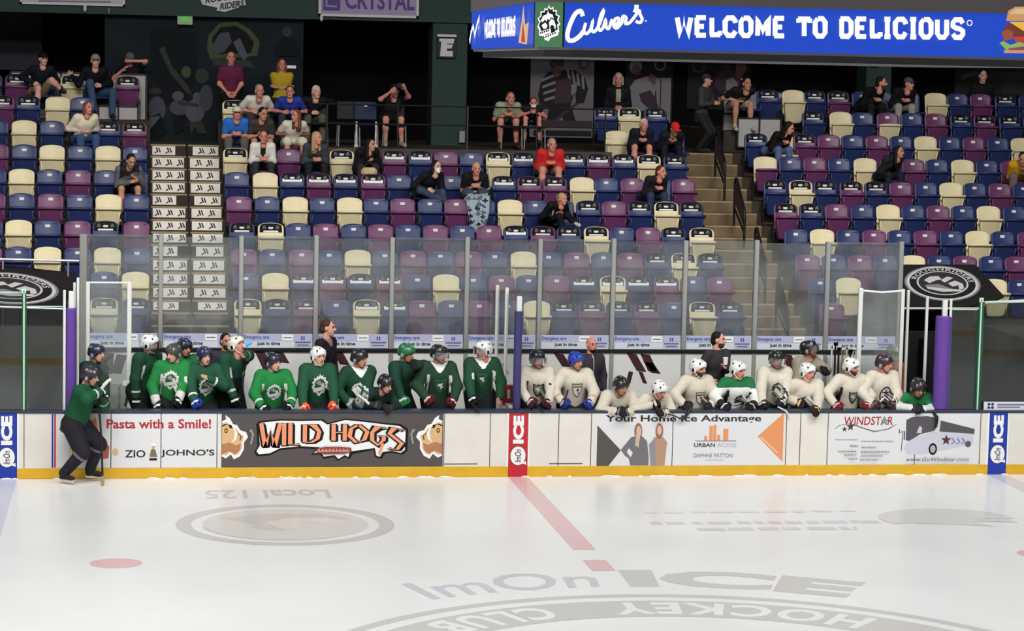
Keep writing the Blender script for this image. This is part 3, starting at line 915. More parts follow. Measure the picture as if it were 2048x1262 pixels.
# ------------------------------------------------------------------ flip-up seats
SC = {'n': mat('seat_navy', (40, 52, 98), .40, .35, noise=.05, nscale=9), 'p': mat('seat_purple', (104, 54, 94), .40, .35, noise=.05, nscale=9), 'c': mat('seat_cream', (224, 209, 168), .45, .35, noise=.04, nscale=9)}
CN = {'n': 'navy', 'p': 'purple', 'c': 'cream'}
M_plate = mat('number_plate', (226, 224, 220), .5)
M_decal = mat('headrest_black', (14, 13, 16), .6, .12)
M_dgrey = mat('headrest_grey', (84, 80, 78), .5)
M_dsilv = mat('headrest_strip', (222, 220, 216), .35, .4)
M_brk = mat('seat_bracket', (30, 30, 34), .6)
def lattice(nu, nv, pos, th):
    """shell with thickness: pos(u, v) -> front point, pushed back by th"""
    V = []; F = []
    for lay in (0, 1):
        for j in range(nv+1):
            for i in range(nu+1):
                x, y, z = pos(-1+2*i/nu, j/nv)
                V.append((x, y+lay*th, z))
    n1 = (nu+1)*(nv+1)
    g = lambda l, j, i: l*n1+j*(nu+1)+i
    for j in range(nv):
        for i in range(nu):
            F.append((g(0, j, i), g(0, j, i+1), g(0, j+1, i+1), g(0, j+1, i)))
            F.append((g(1, j+1, i), g(1, j+1, i+1), g(1, j, i+1), g(1, j, i)))
    for i in range(nu):
        F.append((g(1, 0, i), g(1, 0, i+1), g(0, 0, i+1), g(0, 0, i)))
        F.append((g(0, nv, i), g(0, nv, i+1), g(1, nv, i+1), g(1, nv, i)))
    for j in range(nv):
        F.append((g(0, j, 0), g(0, j+1, 0), g(1, j+1, 0), g(1, j, 0)))
        F.append((g(0, j+1, nu), g(0, j, nu), g(1, j, nu), g(1, j+1, nu)))
    return V, F
def back_pos(u, v):
    z = .36+.49*v
    top = max(0, (v-.74)/.26)
    hw = .235-.010*(1-v)
    # rounded upper corners
    if v > .78:
        t = (v-.78)/.22
        hw -= .075*(1-math.sqrt(max(0, 1-t*t)))
    y = .0+.11*v-.035*u*u*(.4+.6*v)
    zz = z-.018*u*u*top
    return hw*u, y, zz
bV, bF = lattice(12, 14, back_pos, .035)
def decal_pos(u, v):
    x, y, z = back_pos(u*.86, .655+.325*v)
    return x, y-.004, z
dV, dF = lattice(24, 10, decal_pos, .002)
def decal_idx(bar):
    I = []
    for f in dF:
        c = np.mean([dV[k] for k in f], 0)
        u = c[0]/.2; z = (c[2]-.68)/.155
        k = 0
        if abs(abs(u)-.60) < .15 and .42 < z < .80: k = 1
        if z < (.36 if bar else .24) and abs(u) < (.92 if bar else .66): k = 2  # bar: printed strip broadened and whitened, painting in glossy reflections
        I.append(k)
    return I
def pan_pos(u, v):
    z = .17+.42*v
    hw = .175+.045*v
    if v < .12: hw -= .04*(1-v/.12)**2
    y = -.03-.14*v+.03*u*u
    return hw*u, y, z
pV, pF = lattice(10, 12, pan_pos, .05)
_lip = MB()
for k in range(11):
    pass
_lip.tube([(-.232, -.115, .575), (-.215, -.155, .600), (-.12, -.18, .605), (0, -.185, .606), (.12, -.18, .605), (.215, -.155, .600), (.232, -.115, .575)], [.016, .024, .026, .027, .026, .024, .016], 8)
_lip.tube([(-.20, -.125, .58), (-.175, -.05, .2)], [.014, .01], 6).tube([(.20, -.125, .58), (.175, -.05, .2)], [.014, .01], 6)
pmb = MB().add(pV, pF).add(_lip.V, _lip.F)
omb = MB().box((-.22, -.46, .405), (.22, .0, .45), 0, .02)            # lowered pan under a spectator
brk = MB().box((-.255, -.02, .0), (-.235, .06, .42), 0, .006).box((.235, -.02, .0), (.255, .06, .42), 0, .006).box((-.24, .0, .30), (.24, .05, .36), 0, .006)
plt = MB().box((-.045, back_pos(0, .80)[1]-.007, .722), (.045, back_pos(0, .80)[1]+.015, .776), 0, .006)
def template(name, V, F, mats, idx=None, smooth=True):
    o = obj(name, V, F, mats, None, (0, 0, 0), idx, smooth)
    me = o.data
    bpy.data.objects.remove(o)
    return me
T_back = {k: template('backrest', bV, bF, SC[k]) for k in SC}
T_pan = {k: template('seat_pan', pmb.V, pmb.F, SC[k]) for k in SC}
T_open = {k: template('seat_pan', omb.V, omb.F, SC[k], None, False) for k in SC}
T_dec = {b: template('headrest_decal', dV, dF, [M_decal, M_dgrey, M_dsilv if not b else M_white], decal_idx(b)) for b in (0, 1)}
T_brk = template('bracket', brk.V, brk.F, M_brk, None, False)
T_plt = template('number_plate', plt.V, plt.F, M_plate, None, False)
def child(name, me, parent):
    o = bpy.data.objects.new(name, me)
    COL.objects.link(o)
    o.parent = parent
    return o
def seat(px, row, code, block, pos):
    """code: n/p/c colour, then k = black headrest cover, b = cover with strip broadened white for glare, o = pan down (someone sits), second letter colour of pan"""
    y = YR[row-1]
    x = XY(px, 400, y)[0] if False else onY(px, row_py(px, row), y)[0]
    t = empty('stadium_seat', (float(x), y, FZ[row-1]))
    c = code[0]
    pc = c
    if '/' in code: pc = code[code.index('/')+1]
    dec = 'k' in code or 'b' in code[1:].split('/')[0]
    bar = 'b' in code[1:].split('/')[0]
    child('backrest', T_back[c], t)
    child('seat_pan', (T_open if 'o' in code else T_pan)[pc], t)
    child('bracket', T_brk, t)
    if dec: child('headrest_decal', T_dec[1 if bar else 0], t)
    if c != 'c' or dec: child('number_plate', T_plt, t)
    tx = CN[c]
    desc = f'{tx} flip-up seat'+(' with white-barred black headrest cover' if bar else ' with black headrest cover' if dec else ' with purple pan' if pc != c else '')
    bl = {'L': 'left', 'M': 'middle', 'R': 'right'}[block]
    tag(t, f'{desc}, {bl} block, row {NUM[row]} up, {ORD[pos]} from left', 'stadium seat', f'flip-up seats of the {bl} block')
    return t
NUM = ['zero', 'one', 'two', 'three', 'four', 'five', 'six', 'seven', 'eight', 'nine', 'ten']
def row_py(px, row):
    # picture height of a row's number plates, only to pick the ray; the seat stands on its own row
    z, y = NZ[row-1], YR[row-1]
    lo, hi = 100., 800.
    for _ in range(30):
        m = (lo+hi)/2
        if onY(px, m, y)[2] > z: lo = m
        else: hi = m
    return (lo+hi)/2
SEATS = {
 'L': {10: '-20nk 34pk 89no 145ck 200no 255pk', 9: '4pk 56nk 115c 165n', 8: '-8n 48c 104n 170no 216nk 269pk', 7: '-8p 48n 104c 160n 216c 270n', 6: '-13n 43c 99n 156p 213n 271no',
       5: '-15p 43n 101p 159n 217c 273n', 4: '-21n 37c 95n 155p 211nk 273p', 3: '-23p 36n 95c 155n 215c 274n', 2: '208n 271c', 1: '208ck 272nk'},
 'M': {9: '469ck 522no 580no 1212nk 1260ck 1312nk', 8: '473no 527no 585po 1234c 1287no 1348no', 7: '471ck 525po 578p 633no 684ck 735no 789pb 842nb 893p 944n 997cb 1048nb 1103no 1148nb 1198pb 1249nb 1299ck 1351nk',
       6: '474n 531c 585nb 638pb 692nb 747pb 799n 852no 903n 955no 1009nb 1060pk 1111pk 1165c 1214n 1266p 1320no 1368p',
       5: '478p 535n 591c 645n 700c 753n 806p 861n 914p 967n 1021c 1072n 1124no 1178nk 1229p 1281nk 1334ck 1384nk',
       4: '484nk 542ck 597n 652p 708n 762p 817n 872p 926n 979p 1033nb 1087pk 1139nk 1194ck 1245n 1298p 1349nk 1405ck',
       3: '488p 545n 604p 659n 716c 771n 827p 882n 939p 991n 1048c 1099n 1155p 1209n 1261p 1316nk 1369ck 1422nk',
       2: '492n 551c 608nb 666pb 722nb 780pb 836n 893c 948n 1004p 1059n 1115p 1169nb 1227cb 1279nb 1334pb 1388n 1441p',
       1: '496ck 555nk 614pk 673n 734cb 790nb 845p 904n 960p 1017n 1075c 1129nk 1185pk 1240nk 1295pk 1350n 1406ck 1462nk'},
 'R': {10: '1495no 1537nk 1588c 1631nk 1678pk 1727n 1765no 1820no 1873c 1917n 1963p 2013nk 2060n', 9: '1628nk 1683c 1727n 1777p/c 1825n 1873p 1924nk 1971pk 2022nk 2070n', 8: '1513nk 1565co 1611pk 1659p 1707n 1755p 1804n 1853c 1901n 1949p 1998n 2046c',
       7: '1532c/p 1582n 1631p 1680n 1732c 1783no 1828p 1876n 1927c 1976n 2025po', 6: '1552nk 1603ck 1652nk 1704pk 1754nk 1803p 1854n 1904c 1952n 2002p 2050n', 5: '1573pk 1624nk 1675p 1726n 1778c 1828n 1878p 1928n 1979c 2031n',
       4: '1594n 1646c 1698n 1750p 1801n 1853p 1905n 1957c 2008n 2060p', 3: '1617p 1670n 1722p 1773n 1828c 1881n 1932p 1985n 2036p', 2: '1643n 1699c 1992c 2042n', 1: '1665p'},
}
import re as _re
for b, rows in SEATS.items():
    for r, txt in rows.items():
        for k, it in enumerate(txt.split()):
            m_ = _re.match(r'(-?\d+)(.*)', it)
            seat(float(m_.group(1)), r, m_.group(2), b, k)

# ------------------------------------------------------------------ upper level: back wall, beam, pillars, platform rail
MB().box((-14, 15.5, 3), (15, 15.8, 9)).build('wall_back', M_dark)
tag(bpy.data.objects['wall_back'], kind='structure')
MB().box((-14, 12.2, 8.6), (15, 15.6, 8.8)).build('ceiling_upper', M_dark)
tag(bpy.data.objects['ceiling_upper'], kind='structure')
zf = XY(400, 33, 12.4)[1]
MB().box((-14, 12.4, zf), (15, 12.8, 9.5)).box((-14, 12.38, zf), (15, 12.4, zf+.05)).build('trim_beam', M_dgreen)
tag(bpy.data.objects['trim_beam'], kind='structure')
def pillar(x0, x1, Y, lab, n):
    X0, X1 = XY(x0, 150, Y)[0], XY(x1, 150, Y)[0]
    o = MB().box((X0, Y, 4), (X1, Y+.7, 8.7), 0, .01).build('pillar', M_dgreen)
    tag(o, lab, 'pillar', None, 'structure')
    return o
pillar(864, 934, 12.45, 'dark green pillar carrying the letter E sign', 1)
pillar(1733, 1783, 12.6, 'dark green pillar behind the right block', 2)
YM = 12.62
X0, X1 = XY(209, 150, YM)[0], XY(606, 150, YM)[0]
MB().box((X0, YM, 4.5), (X1, YM+.12, 8.6)).build('wall_mural', mat('mural_base', (24, 32, 36), .8, .15, noise=.25, nscale=1.2))
tag(bpy.data.objects['wall_mural'], kind='structure')
def pz(Y): return lambda pts: [XY(x, y, Y) for x, y in pts]
# emblem of the team: spiky outline, horse head and two ribbons
SPIKE = [(.5, 1), (.56, .9), (.68, .95), (.70, .85), (.84, .86), (.83, .74), (.97, .70), (.91, .58), (1, .48), (.92, .42), (.96, .26), (.84, .24), (.80, .14), (.62, .12), (.5, 0), (.36, .06), (.34, .14), (.14, .16), (.10, .30), (.02, .40), (.10, .52), (.02, .62), (.14, .70), (.14, .82), (.28, .82), (.32, .92), (.42, .88)]
def emblem(a, P, x0, y0, x1, y1, mw, mk, mg):
    """P maps picture coordinates to the plane; box x0..x1, y0 top .. y1 bottom"""
    def q(pts): return P([(x0+(x1-x0)*p[0], y1-(y1-y0)*p[1]) for p in pts])
    a.poly(q(SPIKE), mw)
    a.poly(q([(.5+(p[0]-.5)*.86, .52+(p[1]-.5)*.84) for p in SPIKE]), mk)
    a.poly(q([(.16, .56), (.26, .70), (.42, .74), (.46, .84), (.52, .76), (.66, .74), (.72, .62), (.60, .66), (.52, .58), (.46, .62), (.40, .54), (.34, .60), (.24, .52)]), mg)
    a.poly(q([(.20, .44), (.36, .52), (.46, .44), (.42, .36), (.30, .34)]), mw)
    a.poly(q([(.52, .52), (.62, .62), (.74, .58), (.82, .42), (.80, .32), (.70, .46), (.60, .44), (.56, .34)]), mw)
    a.poly(q([(.10, .26), (.60, .36), (.62, .24), (.12, .15)]), mw)
    a.poly(q([(.34, .16), (.92, .30), (.94, .18), (.36, .03)]), mw)
    for (xa, ya, xb, yb) in ((.15, .20, .57, .29), (.40, .10, .88, .23)):
        for k in range(5):
            t = k/5
            xx, yy = xa+(xb-xa)*t, ya+(yb-ya)*t
            a.poly(q([(xx, yy), (xx+.06, yy+.012), (xx+.06, yy+.062), (xx, yy+.05)]), mk)
P = pz(YM-.003)
a = Art()
mm = [mat('mural_%d' % k, c, .8, .15) for k, c in enumerate(((40, 62, 42), (66, 74, 52), (70, 70, 82), (52, 56, 50), (84, 80, 90), (18, 22, 26), (58, 48, 56), (46, 76, 54)))]
a.poly(P([(300, 62), (345, 52), (392, 66), (396, 150), (372, 200), (330, 210), (304, 160)]), mm[5])
a.poly(P([(416, 72), (438, 46), (474, 44), (500, 58), (520, 84), (514, 112), (420, 118), (414, 96)]), mm[1])
a.poly(P([(424, 76), (442, 54), (472, 52), (492, 64), (508, 84), (502, 106), (428, 108)]), mm[5])
a.poly(P([(424, 92), (440, 66), (458, 64), (464, 84), (448, 104), (430, 108)]), mm[2])
a.poly(P([(466, 84), (480, 76), (496, 112), (488, 122), (474, 100)]), mm[4])
a.poly(P([(424, 116), (500, 122), (508, 136), (426, 130)]), mm[3])
a.poly(P([(318, 98), (328, 92), (344, 132), (376, 172), (384, 190), (372, 184), (340, 146)]), mm[3])
for cx, cy, rx, ry, k in ((310, 182, 14, 7, 6), (314, 218, 18, 26, 2), (356, 192, 12, 10, 4), (360, 215, 22, 16, 2), (394, 194, 9, 10, 4), (390, 222, 20, 24, 4), (412, 196, 14, 28, 2), (404, 152, 14, 16, 3), (372, 144, 10, 12, 1)):
    p = XY(cx, cy, YM)
    a.ell(p[0], p[1], rx/102, ry/102, mm[k], n=14)
for pts, k in (([(296, 236), (320, 226), (336, 262), (312, 282)], 5), ([(346, 232), (372, 228), (366, 262), (350, 268)], 5), ([(378, 244), (404, 242), (414, 268), (396, 266), (390, 254), (382, 270)], 3), ([(356, 202), (398, 208), (396, 214), (356, 208)], 6), ([(300, 234), (290, 246), (296, 264), (322, 232)], 4)):
    a.poly(P(pts), mm[k])
# dark figure on the mural, upper right
p = XY(574, 64, YM); a.ell(p[0], p[1], .10, .11, mm[6], n=14)
a.poly(P([(548, 92), (562, 76), (586, 76), (600, 92), (596, 112), (552, 112)]), mm[5])
a.place('mural_print', (0, YM-.003, 0), (1, 0, 0), (0, 0, 1), bpy.data.objects['wall_mural'], step=.0015)

# posters on the back wall
def poster(x0, y0, x1, y1, Y, bg, lab):
    (X0, Z1), (X1, Z0) = XY(x0, y0, Y), XY(x1, y1, Y)
    t = empty('player_poster', ((X0+X1)/2, Y, Z0))
    tag(t, lab, 'poster')
    MB().box((X0-t.location.x, -.01, 0), (X1-t.location.x, .02, Z1-Z0)).build('sheet', bg, t)
    def q(pts): return [(XY(x, y, Y)[0]-t.location.x, XY(x, y, Y)[1]-Z0) for x, y in pts]
    return t, q
YB = 15.46
m_pg, m_pk, m_pp, m_pw, m_pm = mat('poster_grey', (110, 104, 112), .7, noise=.1, nscale=1), mat('poster_black', (24, 20, 26), .7), mat('poster_plum', (62, 44, 56), .7), mat('poster_white', (128, 124, 130), .7), mat('poster_skin', (108, 78, 72), .7)
t, q = poster(1062, 111, 1185, 276, YB, m_pg, 'grey poster of a hockey player in a striped shirt')
a = Art()
a.poly(q([(1082, 160), (1096, 144), (1118, 140), (1150, 140), (1170, 156), (1176, 178), (1168, 206), (1152, 208), (1150, 180), (1140, 214), (1104, 216), (1080, 214), (1076, 190)]), m_pk)
for k in range(4):
    a.poly(q([(1083+k*2, 158+k*13), (1108+k*2, 148+k*14), (1110+k*2, 153+k*14), (1082+k*2, 164+k*13)]), m_pw)
    a.poly(q([(1132+k*10, 138+k*4), (1137+k*10, 138+k*4), (1142+k*9, 160+k*6), (1137+k*9, 160+k*6)]), m_pw)
a.poly(q([(1112, 162), (1140, 156), (1148, 178), (1140, 206), (1108, 208)]), m_pp)
a.poly(q([(1142, 170), (1154, 164), (1152, 184), (1142, 192)]), m_pw)
c = q([(1113, 140)])[0]; a.ell(c[0], c[1], .10, .16, m_pm, n=16)
a.poly(q([(1099, 128), (1104, 116), (1122, 115), (1128, 124), (1126, 134), (1112, 130), (1104, 138)]), m_pp)
c = q([(1167, 128)])[0]; a.ell(c[0], c[1], .115, .115, m_pp, n=18).ell(c[0], c[1], .08, .08, m_pg, n=18)
a.poly(q([(1098, 214), (1142, 212), (1152, 246), (1130, 250), (1122, 226), (1112, 250), (1092, 248)]), m_pk)
a.poly(q([(1150, 206), (1156, 208), (1112, 242), (1106, 240)]), m_pp)
a.rect(*q([(1064, 252)])[0], *q([(1184, 242)])[0], m_pp)
a.rect(*q([(1066, 270)])[0], *q([(1182, 262)])[0], m_pk)
a.place('print', (0, -.01, 0), (1, 0, 0), (0, 0, 1), t, step=.0015)
t, q = poster(1252, 114, 1343, 246, YB, m_pk, 'dark poster of a goalkeeper in white kit beside the striped one')
a = Art()
a.poly(q([(1310, 156), (1342, 156), (1340, 246), (1316, 246)]), m_pw)
a.rect(*q([(1318, 246)])[0], *q([(1323, 158)])[0], mat('poster_red', (86, 30, 38), .7))
a.poly(q([(1258, 176), (1270, 160), (1296, 152), (1312, 170), (1308, 200), (1312, 222), (1264, 222)]), m_pw)
a.poly(q([(1278, 188), (1300, 180), (1310, 196), (1318, 216), (1296, 216), (1282, 204)]), m_pp)
a.poly(q([(1300, 146), (1312, 154), (1308, 172), (1296, 160)]), m_pm)
c = q([(1271, 134)])[0]; a.ell(c[0], c[1], .14, .16, m_pw, n=16).ell(c[0]+.02, c[1]-.06, .10, .12, m_pm, n=16)
c = q([(1320, 130)])[0]; a.ell(c[0], c[1], .13, .13, m_pg, n=18).ell(c[0], c[1], .09, .09, m_pk, n=18)
a.place('print', (0, -.01, 0), (1, 0, 0), (0, 0, 1), t, step=.0015)
t, q = poster(1376, 114, 1500, 220, YB, m_dark2 if False else mat('poster_dim', (20, 20, 24), .7), 'dark poster of a player in dull red behind the seated man')
a = Art()
a.poly(q([(1432, 148), (1452, 138), (1472, 142), (1482, 162), (1470, 190), (1440, 186), (1428, 170)]), m_pp)
a.poly(q([(1452, 160), (1466, 154), (1476, 168), (1466, 192), (1452, 186)]), m_pw)
a.poly(q([(1474, 120), (1490, 122), (1494, 136), (1480, 160), (1470, 150)]), m_pm)
c = q([(1452, 128)])[0]; a.ell(c[0], c[1], .12, .11, mm[6], n=16)
c = q([(1397, 132)])[0]; a.ell(c[0], c[1], .15, .16, mm[2], n=18).ell(c[0], c[1], .11, .11, m_pk, n=18)
a.place('print', (0, -.01, 0), (1, 0, 0), (0, 0, 1), t, step=.0015)
t, q = poster(1912, 114, 2060, 192, YB, mat('poster_dusk', (34, 34, 38), .7, noise=.3, nscale=1.5), 'dim grey poster at the upper right edge')
a = Art()
a.poly(q([(1920, 152), (1950, 140), (1960, 148), (1924, 160)]), mm[2])
a.poly(q([(2000, 186), (2012, 150), (2030, 134), (2058, 140), (2058, 190)]), mm[3])
a.poly(q([(1992, 128), (2010, 124), (2008, 146), (1996, 150)]), mm[6])
a.place('print', (0, -.01, 0), (1, 0, 0), (0, 0, 1), t, step=.0015)
# dull grey shutter in the opening at upper left
X0, X1 = XY(-60, 80, 14.8)[0], XY(84, 80, 14.8)[0]
tag(MB().box((X0, 14.8, XY(40, 140, 14.8)[1]), (X1, 14.9, XY(40, 26, 14.8)[1])).box((XY(42, 80, 14.8)[0], 14.77, XY(42, 54, 14.8)[1]), (X1, 14.8, XY(42, 28, 14.8)[1])).build('shutter', mat('shutter_grey', (40, 40, 48), .7, noise=.15, nscale=2)), 'dull grey shutter behind the spectators at upper left', 'shutter')

# signs on the beam
def beam_sign(x0, y0, x1, y1, lab, bg, frame, fw=.04, Y=12.36):
    (X0, Z1), (X1, Z0) = XY(x0, y0, Y), XY(x1, y1, Y)
    t = empty('beam_sign', ((X0+X1)/2, Y, Z0))
    tag(t, lab, 'sign')
    hx, hz = (X1-X0)/2, Z1-Z0
    MB().box((-hx, -.01, 0), (hx, .03, hz), 0, .004).build('panel', bg, t)
    if frame:
        MB().box((-hx, -.03, 0), (-hx+fw, .0, hz)).box((hx-fw, -.03, 0), (hx, 0, hz)).box((-hx, -.03, 0), (hx, 0, fw)).box((-hx, -.03, hz-fw), (hx, 0, hz)).build('frame', frame, t)
    def q(pts): return [(XY(x, y, Y)[0]-t.location.x, XY(x, y, Y)[1]-Z0) for x, y in pts]
    return t, q
m_sw = mat('sign_white', (196, 192, 190), .5)
t, q = beam_sign(40, -60, 250, 13, 'pale banner sign in a white frame at upper left of the beam', mat('banner_pale', (170, 170, 164), .5), m_sw)
a = Art()
a.stroke(q([(78, 2), (222, 4)]), .035, mat('banner_ink', (110, 104, 140), .5))
a.place('print', (0, -.01, 0), (1, 0, 0), (0, 0, 1), t)
t, q = beam_sign(638, -70, 837, 37, 'lavender sign with violet capital letters in a white frame on the beam', mat('crystal_lav', (150, 134, 164), .5, noise=.06, nscale=1), m_sw, .05)
a = Art()
m_cv = mat('crystal_violet', (70, 52, 120), .5)
b0, b1 = q([(646, 21)])[0], q([(681, -30)])[0]
a.rect(*b0, *b1, m_cv)
a.stroke(q([(653, -10), (653, 12), (674, 13)]), .035, mat('crystal_pale', (140, 130, 180), .5))
e0, e1 = q([(690, 18)])[0], q([(830, -16)])[0]
a.text('CRYSTAL', e0[0], e0[1], e1[0], e1[1]-.02, m_cv, .03)
a.place('lettering', (0, -.01, 0), (1, 0, 0), (0, 0, 1), t)
t, q = beam_sign(404, -80, 496, 26, 'white spiky team emblem mounted on the dark green beam', mat('emblem_under', (50, 66, 62), .6), None)
bpy.data.objects.remove([c for c in t.children if c.name.startswith('panel')][0])
a = Art()
a.poly(q([(410, -40), (400, 0), (406, 2), (404, 9), (420, 12), (436, 16), (432, 21), (450, 24), (492, 10), (490, 2), (486, -40)]), mat('emblem_rim', (190, 190, 188), .5))
(ax, az), (bx, bz) = q([(409, 7)])[0], q([(470, -12)])[0]
for s_, xa, ya, xb, yb in (('ROUGH', 411, 7, 468, -12), ('RIDERS', 440, 20, 488, 0)):
    p0, p1 = q([(xa, ya)])[0], q([(xb, yb)])[0]
    sl = .18
    a.text(s_, p0[0], p0[1], p1[0], p0[1]+.13, M_dgreen, .03, .1, warp=lambda W, p0=p0, sl=sl: np.stack([W[:, 0], W[:, 1]+sl*(W[:, 0]-p0[0])], 1))
a.place('emblem', (0, 0, 0), (1, 0, 0), (0, 0, 1), t, step=.004)
tt = MB().prism([(p[0], p[1]) for p in q([(410, -40), (401, 0), (405, 9), (436, 16), (450, 24), (491, 9), (486, -40)])], 0, .0, .05).build('backing', mat('emblem_rim', (0, 0, 0)), t)
# hanging exit-type sign
X, Z = XY(370, 36, 12.45)
t = empty('exit_sign', (X, 12.45, Z))
tag(t, 'pale lit exit sign with green mark hanging below the beam', 'exit sign')
MB().box((-.15, -.03, -.13), (.15, .03, .10), 0, .01).build('case', mat('exit_case', (170, 200, 150), .5, emit=.35), t)
a = Art().ell(0, -.01, .05, .05, mat('exit_green', (60, 220, 70), .5, emit=.6), n=12).rect(-.11, -.10, .11, -.09, mat('exit_grey', (130, 150, 120), .5))
a.place('mark', (0, -.03, 0), (1, 0, 0), (0, 0, 1), t)
MB().box((-.08, -.02, .10), (.08, .02, zf-Z+.01)).build('bracket', mat('exit_case', (0, 0, 0)), t)
for px, py, lab in ((170, 19, 'small white lamp bracket under the beam near the shutter'), (218, 24, 'grey camera dome under the beam beside the mural'), (643, 38, 'small white bracket under the framed sign')):
    X, Z = XY(px, py, 12.3)
    tag(MB().tube([(0, 0, .08), (0, 0, 0), (0, 0, -.04)], [.03, .035, .02], 10).build('ceiling_fitting', m_sw if px != 218 else mat('dome_grey', (96, 98, 102), .5), None, (X, 12.3, Z)), lab, 'fitting')
# E sign on the pillar
X, Z = XY(894, 92, 12.4)
t = empty('section_sign', (X, 12.4, Z))
tag(t, 'black section sign with a big white letter E on the pillar', 'sign')
MB().box((-.20, -.01, -.25), (.19, .05, .16), 0, .004).box((-.20, -.015, .18), (.19, .05, .235), 1, .004).build('panel', [M_black, m_sw], t)
a = Art().poly([(-.14, -.21), (.12, -.21), (.12, -.10), (.0, -.10), (.0, -.05), (.09, -.05), (.12, .03), (.0, .03), (.0, .05), (.13, .05), (.15, .15), (-.16, .15), (-.16, .09), (-.12, .09)], m_sw)
a.place('letter', (0, -.01, 0), (1, 0, 0), (0, 0, 1), t)
X, Z = XY(1750, 122, 12.5)
tag(MB().box((-.10, -.02, -.11), (.08, .06, .10), 0, .006).box((-.06, -.025, -.09), (.05, -.02, .08), 1).build('notice_box', [M_black, m_sw], None, (X, 12.5, Z)), 'small white notice in a black box on the right pillar', 'notice')

# white barrier panels at both ends of the top rows
m_wp = mat('barrier_white', (168, 166, 162), .6)
def barrier(x0, y0, x1, y1, Y, lab, cols=1, rows=1):
    (X0, Z1), (X1, Z0) = XY(x0, y0, Y), XY(x1, y1, Y)
    t = empty('barrier_panel', ((X0+X1)/2, Y, Z0))
    tag(t, lab, 'barrier')
    h = (X1-X0)/2
    MB().box((-h, 0, 0), (h, .04, Z1-Z0)).build('panel', m_wp, t)
    mb = MB()
    for k in range(cols+1):
        x = -h+2*h*k/cols
        mb.box((x-.018, -.02, 0), (x+.018, .05, Z1-Z0+.02))
    for k in range(rows+1):
        z = (Z1-Z0)*k/rows
        mb.box((-h, -.02, z-.015), (h, .05, z+.015))
    mb.build('frame', M_rail, t)
barrier(22, 143, 222, 246, 12.05, 'long white barrier behind the top row at upper left', 2)
barrier(224, 148, 292, 244, 12.05, 'white barrier panel with black frame under the leaning man', 1, 1)
barrier(197, 212, 276, 241, 11.15, 'low white riser panels at the feet of the man in jeans', 2)
barrier(1447, 182, 1466, 272, 12.0, 'narrow white barrier panel beside the bare steps', 1, 2)
barrier(1476, 236, 1560, 296, 10.9, 'low white riser panel below the man in shorts', 2)
barrier(1519, 184, 1567, 268, 12.05, 'white barrier panel behind the top row of the right block')

# platform rail
t = empty('platform_rail', (PLX0, 9.6, PZ))
tag(t, 'black pipe rail along the front of the raised platform', 'railing')
mb = MB()
for z in (.48, .84):
    mb.tube([(-.2, 0, z), (PLX1-PLX0+.1, 0, z)], .016, 6)
mb.build('rail', M_rail, t)
for k in range(5):
    x = .1+k*(PLX1-PLX0-.2)/4
    MB().tube([(x, 0, 0), (x, 0, .84)], .018, 6).build('post', mat('rail_post', (70, 66, 60), .5) if k == 2 else M_rail, t)
MB().box((PLX0, 9.36, PZ-.17), (PLX1, 9.42, PZ+.02)).build('trim_platform', mat('platform_edge', (74, 64, 56), .8, noise=.1, nscale=4))
tag(bpy.data.objects['trim_platform'], kind='structure')

